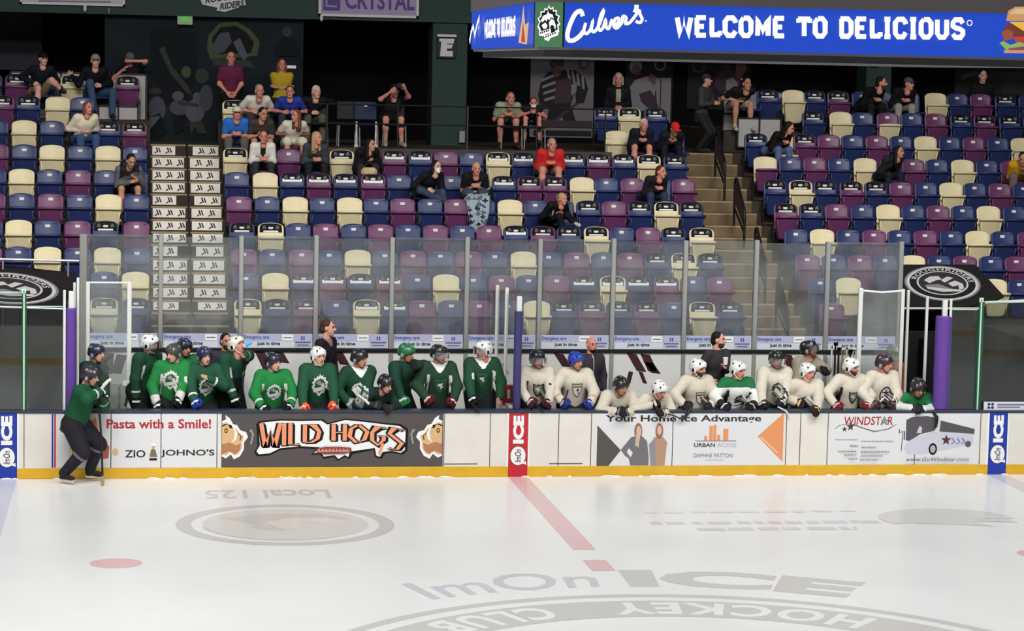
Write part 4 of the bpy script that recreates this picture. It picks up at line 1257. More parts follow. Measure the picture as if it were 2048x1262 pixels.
# ------------------------------------------------------------------ canopies with the round club emblem over the tunnels
m_rim = mat('emblem_white', (208, 206, 204), .6)
m_gr2 = mat('emblem_grey', (136, 132, 136), .6)
def canopy(corners, lab, oval, cut):
    """corners: (x, y, Y) of top left, top right, bottom left on one plane"""
    A, B, C = [onY(*c) for c in corners]
    t = empty('tunnel_canopy', tuple(C))
    tag(t, lab, 'canopy')
    ux, uy = (B-A), (A-C)
    n = np.cross(ux, uy); n /= np.linalg.norm(n)
    def uv(x, y):
        d = _ray(x, y)
        k = np.dot(n, C-CAM)/np.dot(n, d)
        p = CAM+d*k-C
        M_ = np.stack([ux, uy, n], 1)
        r = np.linalg.solve(M_, p)
        return float(r[0]), float(r[1])
    pts = [uv(*p) for p in cut]
    tri = tessellate_polygon([[Vector((p[0], p[1], 0)) for p in pts]])
    V = [p[0]*ux+p[1]*uy for p in pts]+[p[0]*ux+p[1]*uy-n*.03 for p in pts]
    k = len(pts)
    F = list(tri)+[tuple(i+k for i in f)[::-1] for f in tri]+[(i, (i+1) % k, (i+1) % k+k, i+k) for i in range(k)]
    obj('cover', V, F, M_vinyl, t)
    a = Art()
    cx, cy, rx, ry = oval
    def ring(s):
        return [uv(cx+rx*s*math.cos(q*math.pi/24), cy+ry*s*math.sin(q*math.pi/24)-(cx+rx*s*math.cos(q*math.pi/24)-cx)*-.06) for q in range(48)]
    a.poly(ring(1.06), m_gr2).poly(ring(1.0), m_rim).poly(ring(.92), M_vinyl).poly(ring(.72), m_rim).poly(ring(.67), mat('emblem_dark', (52, 50, 52), .6))
    V2, F2, _ = glyphs('ROUGHRIDERS', .02, 0, 1.1)
    W = []
    for p in V2:
        th = math.pi*(1.06+.88*p[0])
        rr_ = .745+.145*p[1]
        dx, dy = rx*rr_*math.cos(th), ry*rr_*math.sin(th)
        W.append(uv(cx+dx, cy+dy+dx*.06))
    a.L.append((np.array(W), F2, a.mi(m_rim), a.k)); a.k += 1
    def g(pts): return [uv(cx+rx*p[0], cy-ry*p[1]+rx*p[0]*.06) for p in pts]
    a.poly(g([(-.52, .1), (-.36, .34), (-.12, .40), (-.02, .22), (-.2, .12), (-.36, -.06)]), m_rim)
    a.poly(g([(-.05, .16), (.12, .40), (.30, .34), (.18, .18), (.06, .02)]), m_rim)
    a.poly(g([(.14, -.02), (.34, .18), (.56, .02), (.6, -.28), (.46, -.34), (.44, -.1), (.28, -.2)]), m_rim)
    a.poly(g([(-.5, -.2), (-.1, -.1), (.2, -.3), (.5, -.44), (.0, -.58), (-.4, -.44)]), m_gr2)
    a.poly(g([(-.46, -.3), (.1, -.36), (.56, -.36), (.5, -.48), (.0, -.54), (-.42, -.42)]), m_rim)
    a.place('emblem', (0, 0, 0), ux, uy, t, step=.0015)
    return t
CAN_L = canopy(((-40, 524, 5.2), (158, 545, 5.2), (-40, 612, 2.6)), 'black canopy with half an oval club emblem over the left tunnel', (18, 577, 94, 30), ((-60, 524), (60, 536), (154, 546), (150, 560), (128, 618), (-60, 612)))
CAN_R = canopy(((1808, 529, 5.2), (1960, 529, 5.2), (1808, 618, 2.6)), 'black canopy with the whole oval club emblem over the right tunnel', (1885, 567, 72, 33), ((1803, 529), (1950, 529), (1975, 556), (2008, 592), (1990, 600), (1962, 606), (1900, 618), (1806, 618)))
for px0, px1, y0, y1, Y, can in ((-60, 126, 612, 618, 2.55, CAN_L), (1808, 1958, 617, 617, 2.55, CAN_R)):
    p0, p1 = onY(px0, y0, Y)-np.array(can.location), onY(px1, y1, Y)-np.array(can.location)
    MB().tube([p0, p1], .022, 8).build('front_bar', M_alu, can)
p0, p1 = onY(-60, 517, 4.9), onY(158, 522, 4.9)
mb = MB().tube([p0*0, p1-p0], .022, 8)
for k in (.3, .9):
    q_ = (p1-p0)*k
    mb.tube([q_, q_+np.array([0, 0, -1.2])], .016, 6)
tag(mb.build('canopy_rail', M_alu, None, tuple(p0)), 'grey tube rail above the left canopy', 'rail')
p0, p1 = onY(1968, 606, 3.0), onY(2090, 600, 3.0)
tag(MB().tube([p0*0, p1-p0], .03, 8).build('tunnel_rail', M_wfr, None, tuple(p0)), 'white tube rail right of the right canopy', 'rail')
# dark tunnel walls and doors under the canopies
for n_, a_, b_ in (('wall_tunnel_left', (-13, 5.25, 0), (-6.95, 5.3, FZ[2])), ('wall_tunnel_side', (-6.99, 2.3, 0), (-6.95, 5.3, 1.9)), ('wall_tunnel_inner', (7.26, 2.3, 0), (7.3, 5.3, 1.9)), ('wall_tunnel_right', (7.3, 5.25, 0), (9.2, 5.3, FZ[2]))):
    tag(MB().box(a_, b_).build(n_, M_dark), kind='structure')
MB().box((-13, .2, -.02), (-6.95, 5.3, .02)).box((7.3, .2, -.02), (13, 5.3, .02)).build('floor_tunnel', mat('tunnel_floor', (48, 46, 46), .8))
tag(bpy.data.objects['floor_tunnel'], kind='structure')
MB().box((9.16, 2.3, 0), (9.2, 5.3, 1.9)).build('wall_tunnel_end', M_dark)
tag(bpy.data.objects['wall_tunnel_end'], kind='structure')
MB().box((9.2, 2.2, 0), (13.5, 2.9, 1.25)).box((-13, 3.4, 0), (-7.6, 4.1, .9)).box((-13, 4.1, 0), (-7.6, 4.8, 1.2)).build('wall_low', mat('low_wall', (60, 60, 62), .8))
tag(bpy.data.objects['wall_low'], kind='structure')
tag(MB().box((-.32, -.03, 0), (.32, .03, 2.0), 0, .01).build('tunnel_door', mat('door_black', (16, 16, 20), .5), None, (XY(1832, 700, 2.6)[0]+.06, 2.6, .02)), 'black tall door leaf in the right tunnel', 'door')

# ------------------------------------------------------------------ hanging scoreboard ring
SBX0, SBX1, SBY0, SBY1 = -2.35, 2.75, -15.30, -10.79
ch = .215
zb0, zb1 = XY(1115, 94, SBY0)[1], XY(1115, 4, SBY0)[1]
t = empty('scoreboard', (0, -12.95, zb0))
tag(t, 'hanging scoreboard ring with a blue lit advertising screen', 'scoreboard')
def rel(x, y, z): return (x, y+12.95, z-zb0)
def octo(g):
    return [(SBX0-g+ch, SBY0-g), (SBX1+g-ch, SBY0-g), (SBX1+g, SBY0-g+ch), (SBX1+g, SBY1+g-ch), (SBX1+g-ch, SBY1+g), (SBX0-g+ch, SBY1+g), (SBX0-g, SBY1+g-ch), (SBX0-g, SBY0-g+ch)]
def ringbox(g, z0, z1, m, name):
    o_ = octo(g)
    V = [rel(x, y, z0) for x, y in o_]+[rel(x, y, z1) for x, y in o_]
    F = [(i, (i+1) % 8, (i+1) % 8+8, i+8) for i in range(8)]+[tuple(range(8))[::-1], tuple(range(8, 16))]
    return obj(name, V, F, m, t)
m_case = mat('case_grey', (74, 72, 76), .6)
ringbox(-.02, zb0, zb1, m_case, 'screen_case')
ringbox(-.09, zb0-.085, zb0-.01, m_case, 'lower_rim')
ringbox(.0, zb0-.022, zb0, mat('case_edge', (150, 150, 150), .4), 'edge_strip')
ringbox(.03, zb1, zb1+.6, mat('case_top', (88, 82, 84), .6), 'upper_case')
m_led = mat('led_blue', (34, 74, 196), .5, emit=.95)
m_ledw = mat('led_white', (250, 248, 250), .5, emit=1.0)
m_ledg = mat('led_green', (74, 122, 84), .5, emit=.9)
m_ledk = mat('led_black', (20, 26, 30), .5, emit=.5)
a = Art()
def q(pts): return [(XY(x, y, SBY0)[0], XY(x, y, SBY0)[1]-zb0) for x, y in pts]
a.rect(SBX0+ch, 0, SBX1-ch, zb1-zb0, m_led)
def cr(pts): return q([(850+x/3.938, y/3.938) for x, y in pts])
sw = .030
for st in ([(1240, 128), (1222, 88), (1180, 110), (1140, 190), (1118, 270), (1128, 315), (1165, 318), (1215, 285), (1245, 245)],
           [(1262, 180), (1248, 240), (1268, 266), (1300, 232), (1318, 165), (1308, 232), (1330, 250), (1362, 205), (1395, 120), (1402, 84), (1382, 120), (1362, 205), (1375, 240), (1400, 215), (1418, 160), (1424, 215), (1446, 222), (1468, 160), (1488, 205), (1520, 172), (1522, 145), (1494, 152), (1482, 200), (1505, 222), (1545, 180), (1555, 130), (1580, 140), (1575, 185), (1608, 178), (1650, 128), (1682, 84), (1690, 115), (1706, 150), (1690, 178), (1655, 168)],
           [(1662, 38), (1660, 70), (1648, 100)]):
    a.stroke(smooth(cr(st)), .040 if len(st) < 20 else .028, m_ledw)
p = cr([(1735, 165)])[0]; a.ell(p[0], p[1], .008, .008, m_ledw, n=8)
SL = {'W': [[(0, 1), (.25, 0), (.5, .85), (.75, 0), (1, 1)]], 'E': [[(.1, 0), (.1, 1)], [(0, 1), (1, 1)], [(0, 0), (1, 0)], [(.1, .5), (.8, .5)]], 'L': [[(.15, 0), (.15, 1)], [(-.05, .03), (1.05, .03)], [(1, 0), (1, .26)]],
      'C': [[(1, .72), (.95, .85), (.75, 1), (.3, 1), (.05, .8), (.05, .2), (.3, 0), (.75, 0), (1, .25)]], 'O': [[(.3, 1), (.7, 1), (.95, .8), (.95, .2), (.7, 0), (.3, 0), (.05, .2), (.05, .8), (.3, 1)]],
      'M': [[(.08, 0), (.12, 1), (.5, .3), (.88, 1), (.92, 0)]], 'T': [[(.5, 0), (.5, 1)], [(-.06, .97), (1.06, .97)], [(.0, .76), (.0, 1)], [(1., .76), (1., 1)]], 'D': [[(.12, 0), (.12, 1)], [(0, 1), (.7, 1), (.97, .8), (.97, .2), (.7, 0), (0, 0)]],
      'I': [[(.5, 0), (.5, 1)], [(0, 1), (1, 1)], [(0, 0), (1, 0)]], 'U': [[(.08, 1), (.08, .2), (.3, 0), (.7, 0), (.92, .2), (.92, 1)]], 'S': [[(.95, .8), (.75, 1), (.25, 1), (.05, .82), (.05, .65), (.3, .53), (.7, .47), (.95, .35), (.95, .18), (.75, 0), (.25, 0), (.05, .2)]]}
def slab(a, P, x0, y0, x1, y1, txt, wd, m, slope=0.):
    WD = {'W': 1.25, 'M': 1.15, 'I': .55, ' ': .55, 'L': .85, 'E': .9}
    tot = sum(WD.get(c, 1.)+.18 for c in txt)
    k = (x1-x0)/tot
    x = x0
    for c in txt:
        wl = WD.get(c, 1.)*k
        if c != ' ':
            for st in SL[c]:
                pts = [(x+wl*(.09+.82*p[0]), y1-5-(y1-y0-10)*p[1]+(x+wl*p[0]-x0)*slope) for p in st]
                a.stroke(P(pts), wd, m)
        x += wl+.18*k
slab(a, q, 1350, 30, 1930, 75, 'WELCOME TO DELICIOUS', .045, m_ledw, .0085)
p = q([(1935, 46)])[0]; a.ell(p[0], p[1], .028, .028, m_ledw, inner=.7, n=14)
# burger
bb = [mat(n_, c_, .6, emit=.8) for n_, c_ in (('led_bun', (214, 160, 104)), ('led_bunlight', (232, 196, 150)), ('led_meat', (122, 62, 44)), ('led_cheese', (244, 196, 70)), ('led_lettuce', (150, 190, 100)), ('led_tomato', (196, 72, 60)), ('led_bacon', (168, 84, 66)), ('led_onion', (150, 70, 110)))]
a.poly(q([(2008, 42), (2012, 22), (2026, 14), (2060, 13), (2100, 20), (2110, 42)]), bb[0])
a.poly(q([(2014, 28), (2026, 18), (2060, 17), (2090, 24), (2060, 28)]), bb[1])
a.poly(q([(2002, 58), (2012, 48), (2050, 50), (2110, 50), (2114, 72), (2080, 78), (2030, 76), (2006, 70)]), bb[2])
a.poly(q([(2014, 44), (2110, 44), (2080, 58), (2060, 50), (2042, 62)]), bb[3])
a.poly(q([(1998, 66), (2010, 58), (2022, 64), (2020, 78), (2004, 82)]), bb[6])
a.poly(q([(2020, 74), (2060, 72), (2110, 76), (2100, 90), (2030, 88)]), bb[5])
a.poly(q([(1994, 86), (2002, 82), (2016, 90), (2034, 84), (2050, 90), (2110, 90), (2108, 100), (2008, 100)]), bb[4])
a.poly(q([(2012, 97), (2040, 93), (2110, 95), (2108, 103), (2012, 103)]), bb[7])
a.poly(q([(2003, 100), (2108, 101), (2106, 108), (2003, 106)]), bb[0])
sc = a.place('screen_front', rel(0, SBY0, zb0), (1, 0, 0), (0, 0, 1), t, off=.021, step=.0008)
# bevelled corner with the team emblem
a = Art().rect(0, 0, 1, 1, m_ledg)
emblem(a, lambda pts: [(p[0], p[1]) for p in pts], .08, .94, .92, .12, m_ledw, m_ledk, m_ledw)
a.place('screen_corner', rel(SBX0, SBY0+ch, zb0), (ch, -ch, 0), (0, 0, zb1-zb0), t, off=.021, step=.0008)
# left side screen
L_ = SBY1-SBY0-2*ch; Hs = zb1-zb0
a = Art().rect(0, 0, L_, Hs, m_led)
def ms(pts): return [(p[0]*L_, p[1]*Hs) for p in pts]
slab(a, lambda pts: [(p[0]*L_, (1-p[1]/100)*Hs) for p in pts], .24, 28, .79, 72, 'WELCOME TO DELICIOUS', .052, m_ledw)
for st in ([(.02, .2), (.06, .5), (.03, .15)], [(.04, .4), (.09, .6), (.12, .35), (.16, .65), (.20, .8), (.19, .5)]):
    a.stroke(ms(st), .05, m_ledw)
a.poly(ms([(.84, .1), (.88, .6), (.90, .95), (.93, .5), (.98, .55), (.96, .05)]), bb[1]).poly(ms([(.88, .12), (.90, .6), (.94, .1)]), bb[5])
a.place('screen_side', rel(SBX0, SBY1-ch, zb0), (0, -1, 0), (0, 0, 1), t, off=.021, step=.0008)
# hangers
for x in (-1.8, 2.2):
    for y in (-14.8, -11.2):
        MB().tube([rel(x, y, zb1+.5), rel(x, y, zb1+6)], .02, 6).build('hanger', M_alu, t)

# ------------------------------------------------------------------ far side of the rink (seen only as reflections in the glass)
t = empty('far_dasher_boards', (0, -26, 0))
tag(t, 'white boards with yellow kick strip on the near side of the rink', 'rink boards')
MB().box((-22, -.15, .16), (22, 0, 1.0)).build('board_panel', M_board, t)
MB().box((-22, -.15, 0), (22, .01, .16)).build('kick_strip', M_yel, t)
mb = MB()
for i in range(8):
    mb.box((-22, -29-.85*(i+1), -.5), (22, -29-.85*i, .9+.36*i))
mb.build('floor_near_tier', M_conc)
tag(bpy.data.objects['floor_near_tier'], kind='structure')

# ------------------------------------------------------------------ bodies: smooth blended volumes turned into one closed surface
def nrm(v):
    v = np.asarray(v, float)
    return v/(np.linalg.norm(v)+1e-12)
class Vol:
    def __init__(s, k=.03):
        s.P = []; s.k = k; s.clip = []
    def cap(s, a, b, ra, rb=None, flat=None, k=None, sub=False):
        """tapered limb; flat = (direction, factor) squeezes it along a direction"""
        s.P.append(('c', np.array(a, float), np.array(b, float), ra, ra if rb is None else rb, flat, s.k if k is None else k, sub))
        return s
    def ell(s, c, r, M=None, k=None, sub=False):
        s.P.append(('e', np.array(c, float), np.array(r, float), M, None, None, s.k if k is None else k, sub))
        return s
    def cut(s, p, n):
        """keep the side against n"""
        s.clip.append((np.array(p, float), nrm(n)))
        return s
    def mesh(s, vox):
        lo = np.full(3, 1e9); hi = -lo
        for p in s.P:
            if p[7]: continue
            if p[0] == 'c':
                r = max(p[3], p[4])+.02
                lo = np.minimum(lo, np.minimum(p[1], p[2])-r); hi = np.maximum(hi, np.maximum(p[1], p[2])+r)
            else:
                r = (max(p[2]) if p[3] is not None else p[2])+.02
                lo = np.minimum(lo, p[1]-r); hi = np.maximum(hi, p[1]+r)
        lo -= vox*1.5; hi += vox*1.5
        n = np.ceil((hi-lo)/vox).astype(int)+1
        F = np.full(n, .5)
        ax = [lo[i]+vox*np.arange(n[i]) for i in range(3)]
        for p in s.P:
            kk = p[6]
            if p[0] == 'c':
                r = max(p[3], p[4])+kk+vox*2+.02
                a, b = np.minimum(p[1], p[2])-r, np.maximum(p[1], p[2])+r
            else:
                r = (max(p[2]) if p[3] is not None else p[2])+kk+vox*2+.02
                a, b = p[1]-r, p[1]+r
            i0 = np.clip(np.floor((a-lo)/vox).astype(int), 0, n); i1 = np.clip(np.ceil((b-lo)/vox).astype(int)+1, 0, n)
            if (i1 <= i0).any(): continue
            sl = tuple(slice(i0[i], i1[i]) for i in range(3))
            X, Y, Z = np.meshgrid(ax[0][sl[0]], ax[1][sl[1]], ax[2][sl[2]], indexing='ij')
            Q = np.stack([X, Y, Z], -1)
            if p[0] == 'c':
                A, B, ra, rb, fl = p[1], p[2], p[3], p[4], p[5]
                if fl is not None:
                    d, f = nrm(fl[0]), fl[1]
                    Q = Q+((Q-A)@d)[..., None]*d*(1/f-1)
                    B = B+((B-A)@d)*d*(1/f-1)
                ab = B-A
                t = np.clip(((Q-A)@ab)/(ab@ab+1e-12), 0, 1)
                D = np.linalg.norm(Q-A-t[..., None]*ab, axis=-1)-(ra+(rb-ra)*t)
                if fl is not None: D = D*(.5+.5*fl[1])
            else:
                q = Q-p[1]
                if p[3] is not None: q = q@np.array(p[3])
                D = (np.linalg.norm(q/p[2], axis=-1)-1)*min(p[2])
            G = F[sl]
            if p[7]:
                D = -D
                h = np.clip(.5-.5*(D-G)/max(kk, 1e-6), 0, 1)
                F[sl] = G+(D-G)*(1-h)+kk*h*(1-h)
            else:
                h = np.clip(.5+.5*(D-G)/max(kk, 1e-6), 0, 1)
                F[sl] = D+(G-D)*h-kk*h*(1-h)
        for p, nn in s.clip:
            X, Y, Z = np.meshgrid(*ax, indexing='ij')
            F = np.maximum(F, (np.stack([X, Y, Z], -1)-p)@nn)
        F[0] = F[-1] = .5; F[:, 0] = F[:, -1] = .5; F[:, :, 0] = F[:, :, -1] = .5
        return nets(F, lo, vox)
def nets(F, lo, vox):
    S_ = F < 0
    n = np.array(F.shape)-1
    c = np.zeros(n, int)
    for dx in (0, 1):
        for dy in (0, 1):
            for dz in (0, 1):
                c += S_[dx:n[0]+dx, dy:n[1]+dy, dz:n[2]+dz]
    act = (c > 0) & (c < 8)
    idx = -np.ones(n, int)
    cells = np.argwhere(act)
    idx[act] = np.arange(len(cells))
    pos = np.zeros((len(cells), 3)); cnt = np.zeros(len(cells))
    E = []
    for ax in range(3):
        o = [(0, 0), (0, 1), (1, 0), (1, 1)]
        a1, a2 = (ax+1) % 3, (ax+2) % 3
        for p, q in o:
            s = np.zeros(3, int); s[a1] = p; s[a2] = q
            e = s.copy(); e[ax] = 1
            A = F[tuple((cells+s).T)]; B = F[tuple((cells+e).T)]
            m = (A < 0) != (B < 0)
            t = np.where(m, A/(A-B+1e-15), 0)
            P = np.repeat(s[None].astype(float), len(cells), 0); P[:, ax] += t
            pos[m] += P[m]; cnt[m] += 1
    V = lo+vox*(cells+pos/np.maximum(cnt, 1)[:, None])
    quads = []
    for ax in range(3):
        a1, a2 = (ax+1) % 3, (ax+2) % 3
        sl0 = [slice(None)]*3; sl1 = [slice(None)]*3
        sl0[ax] = slice(0, -1); sl1[ax] = slice(1, None)
        A, B = S_[tuple(sl0)], S_[tuple(sl1)]
        W = np.argwhere(A != B)
        W = W[(W[:, a1] > 0) & (W[:, a2] > 0) & (W[:, a1] < F.shape[a1]-1) & (W[:, a2] < F.shape[a2]-1)]
        if not len(W): continue
        ins = S_[tuple(W.T)]
        d1 = np.zeros(3, int); d1[a1] = 1
        d2 = np.zeros(3, int); d2[a2] = 1
        q = np.stack([idx[tuple((W-d1-d2).T)], idx[tuple((W-d2).T)], idx[tuple(W.T)], idx[tuple((W-d1).T)]], 1)
        q = np.where(ins[:, None], q, q[:, ::-1])
        quads.append(q)
    Q = np.concatenate(quads) if quads else np.zeros((0, 4), int)
    Q = Q[(Q >= 0).all(1)]
    return V, Q
def fobj(name, V, Q, mats, parent, origin, idx=None):
    """quads from arrays, quickly; coordinates are given in the place and stored from origin"""
    me = bpy.data.meshes.new(name)
    V = np.asarray(V, float)-np.asarray(origin, float)
    Q = np.asarray(Q, int)
    me.vertices.add(len(V)); me.vertices.foreach_set('co', V.ravel())
    me.loops.add(Q.size); me.loops.foreach_set('vertex_index', Q.ravel())
    me.polygons.add(len(Q))
    me.polygons.foreach_set('loop_start', np.arange(0, Q.size, 4))
    me.polygons.foreach_set('loop_total', np.full(len(Q), 4))
    if not isinstance(mats, (list, tuple)): mats = [mats]
    for m in mats: me.materials.append(m)
    if idx is not None: me.polygons.foreach_set('material_index', np.asarray(idx, np.int32))
    me.polygons.foreach_set('use_smooth', np.ones(len(Q), bool))
    me.update(calc_edges=True)
    o = bpy.data.objects.new(name, me)
    COL.objects.link(o)
    if parent is not None: o.parent = parent
    return o

# --- pieces made once: heads, hair, helmets, hands, gloves (facing -Y, centre between the eyes' level)
HV = Vol(.02)
HV.ell((0, .012, .035), (.074, .094, .088)).ell((0, -.03, -.03), (.062, .068, .085)).ell((0, -.052, -.092), (.038, .038, .034))
HV.cap((0, -.094, .008), (0, -.116, -.026), .009, .015, k=.012).cap((-.03, -.084, .034), (.03, -.084, .034), .014, k=.015)
HV.ell((-.078, .008, -.008), (.012, .024, .033), k=.01).ell((.078, .008, -.008), (.012, .024, .033), k=.01)
HV.ell((-.03, -.102, .006), (.018, .014, .012), sub=True, k=.012).ell((.03, -.102, .006), (.018, .014, .012), sub=True, k=.012)
HV.cap((-.018, -.092, -.064), (.018, -.092, -.064), .009, k=.008)
HV.cap((0, .02, -.06), (0, .035, -.17), .056, .060)
HEADV, HEADQ = HV.mesh(.0085)
def head_paint(C, beard, mask):
    I = np.zeros(len(C), int)
    x, y, z = np.abs(C[:, 0]), C[:, 1], C[:, 2]
    I[(x > .015) & (x < .044) & (z > .026) & (z < .035) & (y < -.075)] = 1          # brows
    I[(x > .019) & (x < .041) & (z > -.001) & (z < .010) & (y < -.07)] = 2           # eyes
    I[(x < .024) & (z > -.073) & (z < -.056) & (y < -.085)] = 3                     # lips
    if beard:
        b = (z < -.046) & (y < -.015) & (z > -.128) & ~((x < .024) & (z > -.07) & (z < -.058) & (y < -.08)) & ~((x < .03) & (z > -.048) & (y < -.10))
        I[b & (I == 0)] = 4
    return I
def hairvol(kind):
    v = Vol(.02)
    v.ell((0, .024, .046), (.081, .094, .086))
    if kind == 'short':
        v.ell((0, .06, -.02), (.078, .066, .07))
    if kind == 'curly':
        for k in range(10):
            t = k*2.4
            v.ell((.06*math.cos(t), .03+.06*math.sin(t), .09-.006*k), (.045, .045, .04))
        v.ell((0, .06, -.03), (.09, .07, .08))
    if kind in ('long', 'bob'):
        L = -.26 if kind == 'long' else -.13
        v.cap((0, .055, 0), (0, .075, L), .075, .06, flat=((0, 1, 0), .8))
        for s in (-1, 1):
            v.cap((s*.074, .02, .02), (s*.085, .015, L+.03), .034, .030)
    if kind == 'tail':
        v.ell((0, .06, -.02), (.078, .066, .07))
        v.ell((0, .13, .05), (.03, .035, .03)).cap((0, .14, .04), (0, .12, -.16), .028, .012)
    if kind == 'bun':
        v.ell((0, .06, -.02), (.078, .066, .07)).ell((0, .07, .13), (.04, .04, .035))
    v.ell((0, -.125, -.01), (.074, .088, .092), sub=True, k=.02)
    return v.mesh(.010)
HAIR = {k: hairvol(k) for k in ('short', 'curly', 'long', 'bob', 'tail', 'bun')}
v = Vol(.015).ell((0, .015, .042), (.088, .105, .092)).cut((0, 0, .032), (0, 0, -1))
CAPV, CAPQ = v.cap((-.035, -.12, .036), (.035, -.12, .036), .052, .052, flat=((0, 0, 1), .16), k=.01).mesh(.009)
v = Vol(.02).ell((0, .015, .035), (.110, .132, .098)).cap((0, -.05, .062), (0, .07, .068), .062, .062).ell((0, .09, -.02), (.085, .06, .06))
v.ell((0, -.15, -.035), (.125, .115, .082), sub=True, k=.012).cut((0, 0, -.075), (0, 0, -1))
v.ell((-.094, .012, -.03), (.018, .042, .045), k=.01).ell((.094, .012, -.03), (.018, .042, .045), k=.01)
for s in (-1, 1):
    v.cap((s*.05, -.08, .088), (s*.055, .08, .095), .014, k=.01)
HELV, HELQ = v.mesh(.010)
def hel_paint(C):
    I = np.zeros(len(C), int)
    x, y, z = np.abs(C[:, 0]), C[:, 1], C[:, 2]
    for (a, b, c, e) in ((.022, -.055, .125, .013), (.024, .03, .135, .014), (.07, -.06, .085, .015), (.085, .05, .075, .016)):
        I[(np.abs(x-a) < e*.5) & (np.abs(y-b) < e*.9) & (z > c-.04)] = 1
    I[(x > .088) & (np.abs(y-.012) < .022) & (np.abs(z+.03) < .025)] = 1
    return I
# clear visor: bent strip with thickness
VIS = MB()
for r_ in (0, 1):
    pass
_vv = []; _vq = []
for lay, rad in ((0, .128), (1, .132)):
    for j in range(4):
        for i in range(13):
            t = math.radians(-78+156*i/12)
            z = .048-.030*j
            _vv.append((rad*math.sin(t), -.012-rad*math.cos(t)*1.04, z-.012*abs(math.sin(t))*(j == 3)))
for lay in (0, 1):
    for j in range(3):
        for i in range(12):
            b = lay*52+j*13+i
            _vq.append((b, b+1, b+14, b+13) if lay else (b+13, b+14, b+1, b))
VISV, VISQ = np.array(_vv), np.array(_vq)
# hands: wrist at the origin, fingers towards -Z, palm towards +Y, thumb on +X
def handvol(curl, g=False):
    v = Vol(.012 if not g else .016)
    if not g:
        v.cap((-.022, 0, -.03), (-.024, 0, -.085), .020, .019, flat=((0, 1, 0), .62)).cap((.02, 0, -.03), (.022, 0, -.085), .022, .019, flat=((0, 1, 0), .62)).cap((0, 0, .03), (0, 0, -.02), .026, .026)
        for x, L, r in ((-.031, .060, .0078), (-.011, .076, .0088), (.010, .080, .009), (.030, .072, .0088)):
            p = np.array((x, -.002, -.088)); a = .25*curl
            for seg, f in ((0, .45), (1, .32), (2, .23)):
                q = p+L*f*np.array((0, math.sin(a), -math.cos(a)))
                v.cap(p, q, r*(1-.1*seg), r*(.92-.1*seg), k=.004)
                p = q; a += .75*curl
        v.cap((.032, .004, -.035), (.058, .012, -.068), .013, .011, k=.01).cap((.058, .012, -.068), (.062, .024+.01*curl, -.096), .0105, .008, k=.005)
        return v.mesh(.0062)
    v.cap((0, 0, .08), (0, 0, -.01), .062, .048, flat=((0, 1, 0), .85)).cap((-.022, -.006, -.03), (-.024, -.006, -.09), .034, .030).cap((.022, -.006, -.03), (.024, -.006, -.09), .036, .031)
    for x, L, r in ((-.045, .078, .019), (-.016, .092, .020), (.014, .094, .0205), (.043, .086, .020)):
        p = np.array((x, -.006, -.098)); a = .35*curl
        for seg, f in ((0, .45), (1, .32), (2, .23)):
            q = p+L*f*np.array((0, math.sin(a), -math.cos(a)))
            v.cap(p, q, r, r*.94, k=.004)
            p = q; a += .8*curl
    v.cap((.045, .01, -.03), (.078, .024, -.07), .026, .022, k=.012).cap((.078, .024, -.07), (.078, .045, -.105), .022, .018, k=.006)
    return v.mesh(.0105)
HAND = {'open': handvol(.35), 'curl': handvol(1.3)}
GLOVE = {'open': handvol(.6, True), 'curl': handvol(1.45, True)}
def frame(zdir, ydir):
    """columns: x, y, z with z along zdir, y as near ydir as can be"""
    z = nrm(zdir); y = np.asarray(ydir, float); y = nrm(y-(y@z)*z); x = np.cross(y, z)
    return np.stack([x, y, z], 1)
def rotz(a): return np.array([[math.cos(a), -math.sin(a), 0], [math.sin(a), math.cos(a), 0], [0, 0, 1.]])
def rotx(a): return np.array([[1., 0, 0], [0, math.cos(a), -math.sin(a)], [0, math.sin(a), math.cos(a)]])
def roty(a): return np.array([[math.cos(a), 0, math.sin(a)], [0, 1., 0], [-math.sin(a), 0, math.cos(a)]])
def ik(S_, T, l1, l2, pole):
    d = T-S_; L = np.linalg.norm(d)
    L2 = min(L, (l1+l2)*.995)
    if L > L2: T = S_+d/L*L2
    d = nrm(d)
    a = (l1*l1-l2*l2+L2*L2)/(2*L2); h = math.sqrt(max(0, l1*l1-a*a))
    p = np.asarray(pole, float); p = p-(p@d)*d
    return S_+d*a+nrm(p)*h, T
M_SKIN = {k: mat('skin_'+k, c, .55, .3) for k, c in (('fair', (214, 160, 138)), ('tan', (188, 132, 106)), ('rosy', (206, 136, 118)), ('brown', (122, 80, 60)))}
M_HAIR = {k: mat('hair_'+k, c, .7, .2) for k, c in (('dark', (28, 22, 20)), ('brown', (70, 46, 34)), ('blond', (176, 146, 104)), ('grey', (140, 134, 128)), ('white', (206, 198, 184)), ('red', (96, 40, 34)), ('auburn', (110, 66, 44)))}
M_BEARD = {'dark': mat('beard_dark', (74, 54, 46), .8, .1), 'brown': mat('beard_brown', (104, 74, 58), .8, .1), 'grey': mat('beard_grey', (150, 142, 134), .8, .1)}
M_EYE, M_LIP = mat('eye_dark', (26, 22, 22), .3), mat('lip', (150, 84, 78), .5)
M_VISOR = glass('visor_clear', (.88, .9, .92), .06, 1.5)
def C3(c, r=.75):
    n = 'cloth_%d_%d_%d' % tuple(c)
    return mat(n, c, r, .15, noise=.06, nscale=14, bump=.15)
